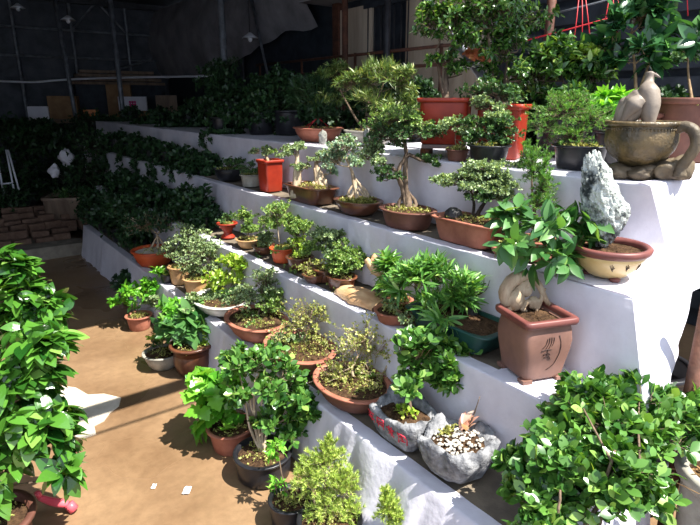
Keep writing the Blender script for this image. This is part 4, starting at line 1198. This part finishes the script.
potted('bush_plant', 'small fresh-green bush in the low tan oval pot behind the round-headed tree', PLT, tb(2, 248, -.01), ('bowl', 22, .4, 'tan_pot', {}),
       [(244, 222, 11, 10, 40, 'box'), (250, 234, 10, 7, 30, 'box')], [(247, 240), (245, 225)], .004)
potted('bush_plant', 'sprawling pale bush beside the low tan oval pot', PLT, tb(2, 264, .0), ('bowl', 22, .4, 'brown_glaze', {}),
       [(262, 244, 12, 9, 36, 'boxg'), (256, 250, 10, 6, 20, 'box')], None, .004)
potted('small_plant', 'dark seedling in a tiny red pedestal pot', PLT, tb(2, 228, .0), ('pedestal', 19, .8, 'red_pot', {}), [(226, 224, 9, 9, 30, 'boxd')], None, .003)
potted('small_plant', 'sparse pale twiggy plant near the edge of the second step', PLT, tb(2, 314, -.06), ('bowl', 22, .4, 'brown_glaze', {}),
       [(311, 268, 12, 8, 30, 'airy'), (322, 274, 8, 6, 14, 'airy')], None, .004)
potted('small_plant', 'herb with broad pale-green leaves behind the driftwood, before the trough', PLT, tb(2, 400, .03), ('straight', 24, .5, 'terracotta', {}),
       [(392, 278, 10, 15, 14, 'herbw'), (388, 290, 10, 8, 9, 'herbw', dict(sizemul=.8)), (392, 300, 14, 6, 14, 'boxg'), (380, 260, 10, 6, 24, 'boxd', dict(dd=.1))], [(387, 290), (388, 272)], .005)
# driftwood pieces
q = tb(2, 372, -.04)
f = MB(); dq = depth(q); pts = [at_depth(x, y, dq + d_) for x, y, d_ in ((384, 277, .02), (376, 272, .03), (370, 264, .04), (366, 259, .04))]
tube(f, curve(pts, 14), np.interp(np.linspace(0, 1, 14), [0, .5, 1], [.012, .022, .013]), 9, .22, 4)
pp = [at_depth(371, 264, dq + .04), at_depth(374, 257, dq + .04), at_depth(376, 255, dq + .04)]; tube(f, pp, [.012, .012, .010], 8, .2, 3)
pp = [at_depth(384, 277, dq + .02), at_depth(387, 288, dq + .02), tb(2, 390, 0)]; tube(f, pp, [.010, .010, .012], 8, .2, 3)
tag(f.build('driftwood', 'driftwood', loc=q), 'pale curved stump of driftwood standing up behind the bark slab', 'driftwood')
P = np.zeros((16, 12, 3)); c0 = tb(2, 362, -.03); 
for i in range(16):
    for j in range(12):
        a = PI * (j / 11) ; y = -.15 + .30 * i / 15
        r_ = .062 * (1 + .15 * n2(i * .5, j * .5, 3)) * (1 - .35 * abs(i - 7) / 8)
        P[i, j] = c0 + np.array([math.cos(a) * r_ * 1.2, y + .012 * n1(j * .9, 2), math.sin(a) * r_ * .75 + .002])
f = MB(); grid(f, P); o = f.build('bark_slab', 'driftwood', loc=c0); sm = o.modifiers.new('thick', 'SOLIDIFY'); sm.thickness = .008
tag(o, 'curved slab of pale tan bark lying on the second step', 'bark')
potted('small_plant', 'low reddish clay dish tipped with dry leaves beside the bark slab', PLT, tb(2, 394, -.07), ('saucer', 38, .3, 'terracotta', {}), [(396, 314, 14, 5, 16, 'airy'), (404, 318, 10, 5, 12, 'lime', dict(sizemul=.5))], None, .003)

# third step
potted('bonsai_tree', 'spreading small-leaved bonsai in the long clay pot with a round black stone', BON, tb(3, 470, -.01), ('straight', 80, .30, 'terracotta', dict(sx=.55, sy=1.0, sq=5)),
       [(462, 182, 22, 7, 60, 'boxg'), (485, 172, 22, 8, 60, 'boxg'), (500, 184, 22, 10, 70, 'boxg'), (515, 198, 12, 8, 30, 'boxg'), (478, 196, 20, 7, 40, 'boxd'), (442, 184, 9, 5, 20, 'boxg')], [(480, 210), (486, 200), (484, 190), (490, 180)], .010, 'bark_dark', moss=20, extra_tr=[[(486, 200), (500, 192), (514, 196)], [(474, 205), (470, 190), (455, 184)]])
q = tb(3, 452, -.03); q[2] = TZ[2] + .115
f = MB(); blob(f, q, (.042, .042, .036), seed=8, amp=.15, hard=True); tag(f.build('garden_stone', 'dark_stone', loc=q), 'round black stone in the long clay pot under the spreading bonsai', 'stone')
potted('small_plant', 'flat terracotta dish of bare reddish soil beside the square-pot ficus', PLT, tb(3, 512, -.03), ('saucer', 44, .22, 'terracotta', {}), [(508, 236, 9, 4, 8, 'boxd')], None, .003)
potted('bonsai_tree', 'S-curved bonsai with layered leaf pads in a brown oval pot', BON, tb(3, 407, -.01), ('straight', 52, .34, 'terracotta_dark', dict(OV)),
       [(398, 122, 26, 12, 80, 'box'), (415, 138, 22, 12, 70, 'boxd'), (385, 140, 20, 12, 60, 'boxd'), (375, 160, 15, 13, 60, 'boxg'), (388, 176, 13, 9, 30, 'boxd'), (436, 163, 9, 5, 24, 'boxd'), (425, 158, 8, 4, 14, 'boxd')],
       [(408, 196), (400, 182), (399, 168), (406, 156), (404, 140), (400, 125)], .017, 'bark', moss=34, extra_tr=[[(400, 178), (392, 168), (380, 162)], [(406, 158), (420, 160), (436, 163)], [(416, 204), (408, 192), (402, 182)], [(398, 206), (404, 192), (401, 182)]])
potted('bonsai_tree', 'bonsai on bare pale raised roots with blue-green leaves and a mossy pot', BON, tb(3, 358, -.01), ('bowl', 46, .3, 'brown_glaze', dict(OV, soil='moss')),
       [(345, 152, 15, 11, 60, 'blue'), (335, 164, 10, 9, 34, 'blue'), (352, 165, 10, 8, 24, 'blue')], [(357, 196), (354, 184), (352, 172), (346, 158)], .017, 'bark_pale', moss=30, extra_tr=[[(368, 202), (362, 188), (353, 176)], [(348, 203), (356, 186), (353, 174)], [(362, 204), (368, 194), (356, 180)], [(354, 204), (348, 194), (355, 182)], [(372, 206), (364, 196), (358, 188)]])
potted('bonsai_tree', 'pair of stout craggy pale trunks with little leaf tufts in a long brown pot', BON, tb(3, 311, -.01), ('straight', 62, .26, 'brown_glaze', dict(sx=.5, sy=1.0, sq=5)),
       [(288, 154, 10, 6, 30, 'boxg'), (296, 148, 8, 5, 20, 'boxg'), (322, 160, 12, 7, 34, 'boxg'), (332, 170, 9, 7, 24, 'blue'), (304, 168, 9, 4, 20, 'boxg')], [(322, 192), (319, 178), (316, 162)], .036, 'bark_pale', moss=44, extra_tr=[[(296, 194), (296, 178), (297, 160), (297, 148)], [(292, 196), (299, 180), (297, 160)], [(329, 196), (324, 180), (317, 166)], [(302, 198), (298, 184), (299, 166)], [(314, 198), (317, 184), (315, 168)]])
potted('potted_plant', 'pale-trunked succulent stub in the red straight-sided pot of the third step', PLT, tb(3, 271, -.005), ('tall', 28, 1.1, 'red_pot', dict(sq=9)),
       [(262, 152, 9, 6, 24, 'boxg'), (270, 150, 7, 5, 12, 'box')], [(266, 156), (265, 150)], .014, 'bark_pale')
potted('potted_plant', 'dark low plant in a small grey pot beside the red straight-sided pot', PLT, tb(3, 251, -.02), ('straight', 20, .6, 'grey_pot', {}), [(250, 170, 9, 7, 30, 'boxd')], None, .003)
potted('potted_plant', 'dark spreading plant in a wide black basin at the shaded end of the third step', PLT, tb(3, 230, -.01), ('bowl', 30, .4, 'black_pot', {}), [(232, 170, 16, 8, 60, 'boxd')], None, .004)
potted('juniper_plant', 'upright fluffy juniper standing beside the tall white rock', PLT, tb(3, 534, .0), ('straight', 40, .5, 'terracotta', {}),
       [(532, 172, 12, 22, 40, 'junip2'), (544, 190, 12, 20, 36, 'junip2'), (526, 160, 6, 16, 18, 'junip2'), (538, 206, 14, 12, 30, 'junip2'), (546, 170, 6, 16, 16, 'junip2')], [(535, 215), (532, 190), (532, 165)], .008)

# top bench
potted('juniper_plant', 'broad juniper with reddish bare stems behind the tall white rock', PLT, on_line(578, 2.28, TZ[3] + .003), ('straight', 46, .5, 'black_pot', dict(OV)),
       [(560, 114, 28, 18, 70, 'junip2'), (590, 122, 22, 16, 50, 'junip2'), (572, 138, 24, 12, 40, 'junip2'), (545, 128, 18, 12, 30, 'junip2'), (578, 102, 18, 10, 26, 'junip2')], [(576, 150), (568, 138), (566, 120)], .012, 'bark', extra_tr=[[(582, 150), (580, 135), (590, 122)]])
potted('potted_plant', 'bright lime large-leaved plant between the juniper and the clay bird', PLT, on_line(612, 2.62, TZ[3] + .003), ('straight', 40, .8, 'black_pot', {}), [(612, 104, 17, 11, 22, 'bright', dict(sizemul=1.4)), (604, 116, 12, 8, 10, 'bright', dict(sizemul=1.2))], None, .006)
potted('potted_bush', 'leafy dark green bush on the top bench in front of the brown post', PLT, on_line(563, 2.75, TZ[3] + .003), ('straight', 60, .7, 'black_pot', {}),
       [(560, 72, 34, 20, 80, 'bushleaf', dict(sizemul=1.25)), (590, 84, 24, 18, 50, 'bushleaf', dict(sizemul=1.2)), (535, 80, 18, 18, 40, 'bushleaf'), (560, 95, 24, 12, 34, 'bushleaf'), (575, 58, 22, 8, 30, 'lime')], None, .012)
potted('rubber_plant', 'rubber plant with large glossy paddle leaves above the clay bird', PLT, on_line(632, 2.9, TZ[3] + .003), ('tall', 44, 1.0, 'terracotta_dark', {}),
       [(628, 30, 28, 20, 20, 'rubber'), (642, 20, 18, 14, 12, 'rubber'), (615, 48, 20, 16, 14, 'rubber'), (638, 60, 18, 14, 12, 'rubber'), (655, 40, 12, 12, 5, 'rubber')], [(636, 90), (634, 60), (630, 35)], .012, 'twig', extra_tr=[[(640, 90), (650, 60), (648, 40)]])
potted('rubber_plant', 'few-leaved pale rubber plant in a big terracotta pot beyond the cup handle', PLT, on_line(685, 3.05, TZ[3] + .003), ('tall', 66, .9, 'terracotta_dark', {}),
       [(692, 40, 9, 11, 4, 'rubber'), (680, 58, 14, 8, 16, 'boxd', dict(sizemul=1.5)), (694, 50, 6, 8, 2, 'rubber')], [(688, 70), (690, 45)], .008, 'twig')
potted('small_plant', 'small-leaved shrub sprawling in front of the dark red square pot', PLT, on_line(488, 2.13, TZ[3] + .003), ('straight', 40, .45, 'black_pot', {}), [(490, 132, 22, 12, 70, 'boxd', dict(sizemul=1.2)), (500, 124, 14, 9, 34, 'boxg', dict(sizemul=1.2)), (478, 142, 14, 7, 30, 'boxd'), (498, 146, 14, 7, 30, 'boxd')], None, .006)
potted('small_plant', 'little variegated shrub in front of the dark clay stand', PLT, on_line(457, 2.10, TZ[3] + .003), ('straight', 22, .5, 'terracotta_dark', {}), [(456, 130, 15, 8, 40, 'boxg', dict(sizemul=1.2)), (466, 138, 8, 5, 16, 'box', dict(sizemul=1.2))], None, .004)
potted('pine_bonsai', 'long-needled pine in the green-grey oval pot behind the S-curved bonsai', BON, on_line(368, 2.36, TZ[3] + .003), ('bowl', 46, .32, 'grey_pot', dict(sx=.7)),
       [(384, 76, 24, 13, 22, 'pine'), (352, 88, 18, 12, 34, 'podo'), (408, 84, 18, 15, 34, 'podo'), (398, 108, 20, 11, 34, 'podo'), (372, 104, 22, 11, 14, 'pine'), (370, 92, 20, 14, 24, 'podo'), (386, 112, 16, 8, 20, 'box')], [(370, 128), (374, 112), (380, 92)], .014, 'bark', extra_tr=[[(362, 128), (352, 112), (340, 90)]])
potted('pine_bonsai', 'shaded long-needled pine in the shallow red pot with crimson strings', BON, on_line(318, 2.30, TZ[3] + .003), ('bowl', 48, .28, 'terracotta', dict(sx=.7)),
       [(332, 98, 17, 13, 30, 'podo'), (312, 100, 22, 16, 30, 'pined'), (338, 78, 15, 12, 24, 'podo'), (322, 116, 14, 8, 20, 'shade')], [(318, 134), (322, 118), (318, 100)], .013, 'bark_dark')
f = MB(); qq = on_line(318, 2.30, TZ[3] + .1)
for k in range(4):
    a = 1.1 * k; tube(f, curve([qq + [math.cos(a) * .12, math.sin(a) * .15, -.02], qq + [math.cos(a) * .06, math.sin(a) * .06, .03], qq + [0, 0, .07]], 6), .003, 5)
tag(f.build('crimson_string', 'red_cord', loc=qq), 'crimson strings tied over the shallow red pine pot', 'string')
for (px, py, x, w_, hh, lab) in ((367, 138, 2.2, .03, .13, 'pointed pale stone upright beside the green-grey pine pot'), (426, 138, 2.16, .022, .12, 'pale narrow stone upright beside the tall red square pot'), (323, 140, 2.16, .03, .10, 'greyish blunt stone standing beside the shallow red pine pot')):
    q = on_line(px, x, TZ[3] + .003); f = MB(); blob(f, q + [0, 0, hh * .46], (w_, w_ * .9, hh * .5), seed=px, amp=.25, sub=3, squash=-.92); tag(f.build('standing_stone', 'grey_stone', loc=q), lab, 'stone')

# hanging red cords at the upper right
def cords(px, py0, py1, dep, lab, n_):
    f = MB()
    for k in range(n_):
        a = at_depth(px + (k - 1) * 2, -14, dep); b_ = at_depth(px + (k - (n_ - 1) / 2) * 9, py1, dep)
        tube(f, [a, (a + b_) / 2 + [.004, 0, 0], b_], .0035, 5)
    o = f.build('hanging_string', 'red_cord', loc=at_depth(px, 0, dep)); tag(o, lab, 'cord')
cords(582, 0, 48, 3.3, 'red hanger cords spreading down into the leafy dark green bush', 3)
cords(613, 0, 26, 3.4, 'red hanger cords ending at the top of the glossy rubber plant', 3)
cords(688, 0, 16, 3.5, 'single red cord above the few-leaved pale rubber plant', 1)
f = MB(); tube(f, [at_depth(520, 42, 3.9), at_depth(570, 29, 3.7), at_depth(660, 4, 3.4)], .005, 6); tag(f.build('red_line', 'red_cord', loc=at_depth(570, 29, 3.7)), 'taut red line slanting up across the dark fence', 'cord')
f = MB(); tube(f, [at_depth(520, 22, 4.2), at_depth(600, 2, 3.9), at_depth(640, -10, 3.8)], .007, 6); tag(f.build('steel_wire', 'steel', loc=at_depth(570, 9, 4.0)), 'pale wire slanting above the taut red line', 'wire')

# ------------------------------------------------------------------ plants on the floor
def fl(px, py): return on_z(px, py, .001)
potted('hibiscus_plant', 'bright green lobed-leaf plant in a tilted clay pot on the aisle floor', PLT, fl(232, 446), ('straight', 44, .55, 'terracotta', {}),
       [(214, 400, 20, 18, 14, 'lobed'), (206, 386, 15, 10, 7, 'lobed'), (218, 420, 16, 14, 9, 'lobed'), (235, 385, 14, 18, 12, 'bright')], [(232, 425), (222, 408), (214, 392)], .008, 'bark_pale')
potted('ficus_shrub', 'many-stemmed ficus with pale bare stems in a black pot at the foot of the stand', PLT, fl(264, 474), ('bag', 54, .5, 'black_pot', {}),
       [(255, 372, 30, 16, 42, 'ficus'), (285, 385, 24, 18, 36, 'ficus'), (232, 362, 16, 12, 16, 'ficus'), (304, 405, 16, 16, 26, 'ficus'), (278, 424, 20, 14, 26, 'ficus'), (312, 420, 15, 14, 20, 'ficus'), (290, 440, 16, 10, 14, 'ficus'), (235, 395, 12, 14, 10, 'ficus')],
       [(256, 430), (254, 405), (255, 380)], .009, 'bark_pale', extra_tr=[[(250, 428), (246, 405), (240, 375)], [(262, 430), (262, 400), (272, 380)], [(268, 430), (284, 420), (296, 405)], [(258, 426), (250, 400), (262, 385)]])
potted('small_plant', 'stub of a seedling in the black grow bag before the juniper', PLT, fl(292, 522), ('bag', 42, .7, 'black_pot', {}), [(276, 488, 8, 7, 5, 'bright', dict(sizemul=.6)), (277, 450, 8, 10, 5, 'bright', dict(sizemul=.7))], [(283, 480), (278, 452)], .005, 'bark')
potted('juniper_plant', 'feathery yellow-green juniper on the floor against the white sheet', PLT, fl(330, 548), ('bag', 60, .6, 'black_pot', {}),
       [(326, 465, 20, 22, 60, 'juniper'), (310, 480, 18, 20, 50, 'juniper'), (342, 490, 18, 24, 56, 'juniper'), (330, 508, 24, 16, 46, 'juniper'), (330, 450, 8, 14, 14, 'juniper'), (352, 512, 14, 14, 20, 'juniper')], [(328, 520), (325, 495), (326, 465)], .008, 'bark_pale', extra_tr=[[(340, 518), (344, 490)], [(318, 515), (310, 480)]])
potted('juniper_plant', 'single short juniper spire standing near the juniper against the sheet', PLT, fl(388, 575), ('bag', 44, .7, 'black_pot', {}),
       [(388, 510, 12, 16, 34, 'juniper'), (396, 520, 10, 14, 20, 'juniper'), (386, 496, 5, 10, 10, 'juniper')], [(390, 540), (388, 500)], .006)
potted('potted_plant', 'large-leaved grey-green plant in a brown glazed jar against the lowest sheet', PLT, fl(194, 372), ('vase', 40, .8, 'brown_glaze', {}),
       [(186, 318, 22, 12, 18, 'magnolia'), (176, 330, 18, 14, 14, 'magnolia'), (198, 332, 16, 14, 12, 'magnolia'), (206, 338, 10, 12, 10, 'lime', dict(sizemul=.8)), (172, 312, 14, 10, 18, 'bright', dict(sizemul=.9)), (190, 306, 14, 8, 14, 'boxg', dict(sizemul=1.5))], [(192, 345), (186, 322)], .008)
potted('small_plant', 'tiny dark plant in a pale round bowl on the aisle floor', PLT, fl(164, 366), ('bowl', 36, .45, 'grey_pot', {}), [(160, 346, 12, 5, 14, 'boxd'), (152, 340, 4, 5, 3, 'lime')], None, .004)
potted('potted_plant', 'bright fresh-leaved plant on the floor where the sunlit aisle begins', PLT, fl(140, 328), ('straight', 24, .6, 'terracotta', {}),
       [(136, 300, 15, 11, 22, 'bright'), (125, 306, 10, 8, 10, 'bright'), (150, 296, 12, 10, 20, 'bright', dict(sizemul=.8)), (160, 303, 12, 10, 18, 'boxg', dict(sizemul=1.5))], None, .004)
potted('potted_plant', 'dim leafy plant against the lowest sheet just inside the shade', PLT, fl(134, 300), ('straight', 24, .6, 'black_pot', {}), [(132, 282, 15, 10, 34, 'shade')], None, .004)
# lush shrubs along the near side of the aisle
potted('lush_shrub', 'big glossy broad-leaved shrub whose tip reaches furthest over the aisle', PLT, np.array([-.07, 2.02, .001]), ('straight', .30, .7, 'terracotta_dark', {}),
       [(30, 395, 36, 36, 44, 'lush'), (45, 360, 22, 30, 22, 'lush'), (30, 440, 40, 34, 40, 'lush'), (52, 440, 22, 30, 20, 'lush'), (20, 470, 40, 24, 26, 'lush'), (62, 476, 14, 14, 7, 'lush')], None, .013, 'bark')
potted('lush_shrub', 'glossy broad-leaved shrub furthest along the near edge of the aisle', PLT, np.array([.02, 2.75, .001]), ('straight', .28, .7, 'terracotta_dark', {}),
       [(22, 310, 32, 34, 40, 'lush'), (40, 320, 24, 22, 18, 'lush'), (12, 285, 20, 28, 18, 'lush'), (10, 345, 30, 30, 24, 'lush')], None, .012, 'bark')
f = MB(); q = fl(60, 512); q[2] = .05
pts = [q + RV * -.07 + [0, 0, .02], q + RV * -.02 + [0, 0, 0], q + RV * .04 + [0, 0, -.01]]
tube(f, curve(pts, 10), [.012, .013, .014, .015, .016, .017, .018, .018, .016, .012], 10); tube(f, [q + RV * -.07 + [0, 0, .02], q + RV * -.075 - FH * .005 + [0, 0, .05]], .011, 8); tube(f, [q + RV * .04 + [0, 0, -.01], (q + RV * .06)[0:3] * [1, 1, 0] + [0, 0, .012]], .02, 8)
tag(f.build('spray_nozzle', 'pink_plastic', loc=q), 'pink plastic nozzle lying under the glossy shrub', 'nozzle')
# big ficus bush, near the viewer's end of the stand
base = np.array([1.33, .30, .001])
potted('ficus_bush', 'large dense round-leaved ficus bush at the near end of the stand', PLT, base, ('bag', .34, .75, 'black_pot', {}), 
       [(600, 440, 46, 34, 130, 'ficus', dict(dd=.22)), (560, 480, 44, 34, 120, 'ficus', dict(dd=.15)), (640, 425, 42, 32, 100, 'ficus', dict(dd=.3)), (682, 430, 24, 30, 50, 'ficus', dict(dd=.34)), (620, 490, 46, 30, 120, 'ficus', dict(dd=.04)), (532, 468, 24, 24, 40, 'ficus', dict(dd=.25)), (600, 402, 26, 16, 34, 'ficus', dict(dd=.3)), (640, 392, 20, 14, 22, 'ficus', dict(dd=.32)), (545, 510, 34, 20, 56, 'ficus', dict(dd=.08)), (520, 490, 16, 16, 18, 'ficus', dict(dd=.2)), (575, 392, 10, 12, 9, 'ficus', dict(dd=.3))],
       [(585, 560), (600, 500), (615, 450)], .010, 'bark', extra_tr=[[(570, 540), (560, 490)], [(600, 540), (640, 460)]])
# straw pot and litter by the post
q = np.array([1.86, .40, .001])
t = thing('straw_tub', 'grey tub of dry straw and stones beside the rusty brown post', 'tub', q)
make_pot(t, q, 'straight', .2, .5, 'grey_pot', seed=2)
g = np.random.default_rng(4); f = MB()
for k in range(120):
    a = q + [0, 0, .47] + g.normal(size=3) * [.08, .08, .015]; d_ = nrm(g.normal(size=3) * [1, 1, .35]); tube(f, [a - d_ * .07, a + d_ * .07 + [0, 0, .01]], .0016, 3)
o = f.build('straw', 'straw', t); o['kind'] = 'stuff'
for k in range(5):
    f = MB(); blob(f, q + [g.uniform(-.1, .1), g.uniform(-.1, .1), .5], (.04, .035, .028), seed=k, amp=.3); f.build('stone', 'grey_stone', t)
# paper scraps on the floor
for (px, py, w_, lab) in ((187, 491, .030, 'white square scrap of paper on the wet floor'), (154, 487, .018, 'small white leaf-shaped scrap on the wet floor'), (98, 271, .025, 'pale scrap on the shaded floor')):
    q = fl(px, py); f = MB(); P = np.zeros((5, 5, 3))
    for i in range(5):
        for j in range(5):
            P[i, j] = q + RV * w_ * (i / 4 - .5) + FH * w_ * 1.6 * (j / 4 - .5) + [0, 0, .003 + .006 * abs(n2(i * .6, j * .6, px))]
    grid(f, P); o = f.build('paper_scrap', 'paper', loc=q); o.modifiers.new('thick', 'SOLIDIFY').thickness = .001; tag(o, lab, 'scrap')

# ------------------------------------------------------------------ shaded plants towards the far end
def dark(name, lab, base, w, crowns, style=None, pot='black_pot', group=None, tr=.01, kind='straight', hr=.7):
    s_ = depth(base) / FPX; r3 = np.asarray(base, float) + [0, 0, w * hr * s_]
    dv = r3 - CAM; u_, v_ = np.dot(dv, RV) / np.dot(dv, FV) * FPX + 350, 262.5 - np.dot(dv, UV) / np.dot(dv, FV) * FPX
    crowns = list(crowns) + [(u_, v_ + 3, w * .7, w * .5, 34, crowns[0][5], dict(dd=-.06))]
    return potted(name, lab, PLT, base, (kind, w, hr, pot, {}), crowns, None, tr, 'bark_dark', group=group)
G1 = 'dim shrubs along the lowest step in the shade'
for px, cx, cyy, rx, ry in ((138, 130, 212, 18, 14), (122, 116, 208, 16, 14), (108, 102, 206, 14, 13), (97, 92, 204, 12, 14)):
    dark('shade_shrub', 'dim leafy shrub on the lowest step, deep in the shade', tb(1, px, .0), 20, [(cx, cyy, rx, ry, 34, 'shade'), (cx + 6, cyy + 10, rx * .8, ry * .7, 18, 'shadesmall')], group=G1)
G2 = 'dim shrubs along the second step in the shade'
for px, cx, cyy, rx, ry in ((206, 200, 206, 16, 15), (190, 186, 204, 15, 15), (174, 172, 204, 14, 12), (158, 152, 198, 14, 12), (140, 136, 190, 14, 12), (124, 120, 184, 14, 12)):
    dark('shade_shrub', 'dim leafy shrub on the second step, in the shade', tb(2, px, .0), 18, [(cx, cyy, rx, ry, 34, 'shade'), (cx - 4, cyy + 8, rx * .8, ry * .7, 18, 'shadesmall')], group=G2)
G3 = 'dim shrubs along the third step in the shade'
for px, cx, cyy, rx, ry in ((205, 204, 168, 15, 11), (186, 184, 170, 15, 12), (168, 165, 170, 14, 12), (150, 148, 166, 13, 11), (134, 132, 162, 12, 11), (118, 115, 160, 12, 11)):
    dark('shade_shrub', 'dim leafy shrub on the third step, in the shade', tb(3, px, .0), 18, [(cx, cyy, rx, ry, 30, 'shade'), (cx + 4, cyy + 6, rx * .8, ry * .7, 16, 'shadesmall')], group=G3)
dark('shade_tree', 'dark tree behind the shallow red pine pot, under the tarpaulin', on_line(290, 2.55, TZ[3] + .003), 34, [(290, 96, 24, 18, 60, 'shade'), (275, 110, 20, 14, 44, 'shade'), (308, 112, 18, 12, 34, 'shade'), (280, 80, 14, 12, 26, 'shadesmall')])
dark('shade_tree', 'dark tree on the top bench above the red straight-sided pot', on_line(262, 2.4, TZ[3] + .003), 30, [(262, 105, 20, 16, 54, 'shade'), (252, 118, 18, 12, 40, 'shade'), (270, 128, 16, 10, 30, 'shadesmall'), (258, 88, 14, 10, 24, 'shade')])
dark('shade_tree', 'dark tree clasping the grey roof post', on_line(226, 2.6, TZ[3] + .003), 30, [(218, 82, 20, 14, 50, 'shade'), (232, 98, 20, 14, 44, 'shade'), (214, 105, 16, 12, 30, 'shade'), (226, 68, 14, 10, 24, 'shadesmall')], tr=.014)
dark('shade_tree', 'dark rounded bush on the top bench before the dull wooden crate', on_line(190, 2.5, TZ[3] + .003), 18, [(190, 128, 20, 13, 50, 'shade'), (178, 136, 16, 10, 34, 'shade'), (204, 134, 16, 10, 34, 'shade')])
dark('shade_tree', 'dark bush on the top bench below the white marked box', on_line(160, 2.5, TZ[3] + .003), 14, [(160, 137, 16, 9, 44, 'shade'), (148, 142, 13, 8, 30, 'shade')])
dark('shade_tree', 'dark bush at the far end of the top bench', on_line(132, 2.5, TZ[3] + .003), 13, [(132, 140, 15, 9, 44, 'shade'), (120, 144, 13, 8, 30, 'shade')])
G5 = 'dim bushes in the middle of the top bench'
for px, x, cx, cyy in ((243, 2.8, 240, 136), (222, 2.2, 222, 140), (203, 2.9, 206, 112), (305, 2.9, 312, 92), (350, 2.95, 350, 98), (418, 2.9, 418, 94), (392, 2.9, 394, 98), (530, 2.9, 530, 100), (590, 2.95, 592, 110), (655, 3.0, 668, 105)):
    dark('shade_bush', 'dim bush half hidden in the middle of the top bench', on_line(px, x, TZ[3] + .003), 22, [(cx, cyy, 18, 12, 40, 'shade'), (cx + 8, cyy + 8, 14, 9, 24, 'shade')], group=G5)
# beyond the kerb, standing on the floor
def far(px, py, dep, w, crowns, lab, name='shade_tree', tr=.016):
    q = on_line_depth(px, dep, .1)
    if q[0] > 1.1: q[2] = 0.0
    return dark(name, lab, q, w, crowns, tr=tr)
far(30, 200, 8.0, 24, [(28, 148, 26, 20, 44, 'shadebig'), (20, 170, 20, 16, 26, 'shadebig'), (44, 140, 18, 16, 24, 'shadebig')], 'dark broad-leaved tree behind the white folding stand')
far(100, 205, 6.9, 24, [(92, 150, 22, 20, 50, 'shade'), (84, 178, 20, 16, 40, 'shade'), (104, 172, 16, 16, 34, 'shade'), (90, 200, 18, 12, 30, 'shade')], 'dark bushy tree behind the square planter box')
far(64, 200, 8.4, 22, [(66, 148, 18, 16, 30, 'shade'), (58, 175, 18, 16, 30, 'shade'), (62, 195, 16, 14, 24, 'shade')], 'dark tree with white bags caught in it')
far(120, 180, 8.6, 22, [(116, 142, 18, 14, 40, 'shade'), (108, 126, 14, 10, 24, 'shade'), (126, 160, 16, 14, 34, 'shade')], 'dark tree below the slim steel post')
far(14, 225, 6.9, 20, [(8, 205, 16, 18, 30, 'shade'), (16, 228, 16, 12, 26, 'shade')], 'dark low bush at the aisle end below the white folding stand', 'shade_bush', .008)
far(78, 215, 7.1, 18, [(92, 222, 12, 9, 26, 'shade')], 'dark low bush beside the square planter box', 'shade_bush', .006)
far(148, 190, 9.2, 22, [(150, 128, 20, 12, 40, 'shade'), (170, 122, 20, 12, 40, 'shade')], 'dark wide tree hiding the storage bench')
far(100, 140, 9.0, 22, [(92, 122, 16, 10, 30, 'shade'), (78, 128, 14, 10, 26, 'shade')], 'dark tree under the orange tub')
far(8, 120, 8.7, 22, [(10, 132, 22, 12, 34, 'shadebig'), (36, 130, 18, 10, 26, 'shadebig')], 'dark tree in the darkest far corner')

# ------------------------------------------------------------------ light
sd = np.array([.26, -.52, 1.0]); sd = sd / np.linalg.norm(sd)
sl = bpy.data.lights.new('sun', 'SUN'); sl.energy = 6.4; sl.angle = .009; sl.color = (1.0, .96, .88)
so = bpy.data.objects.new('sun', sl); COL.objects.link(so)
so.rotation_euler = Vector([float(c) for c in -sd]).to_track_quat('-Z', 'Y').to_euler()
so.location = (4, -5, 9)
wd = bpy.data.worlds.new('sky'); SC.world = wd; wd.use_nodes = True
bg = wd.node_tree.nodes['Background']; bg.inputs['Color'].default_value = (.70, .81, 1.0, 1); bg.inputs['Strength'].default_value = .75

cam = bpy.data.cameras.new('camera'); co = bpy.data.objects.new('camera', cam); COL.objects.link(co)
cam.sensor_width = 36; cam.sensor_fit = 'HORIZONTAL'; cam.lens = FPX / 700 * 36; cam.clip_start = .02
co.location = (0, 0, H)
co.rotation_euler = (PI / 2 - PITCH, 0, -YAW)
SC.camera = co
vs = SC.view_settings
vs.view_transform = 'Standard'; vs.look = 'None'; vs.exposure = 1.12; vs.gamma = 1.0; vs.use_curve_mapping = False
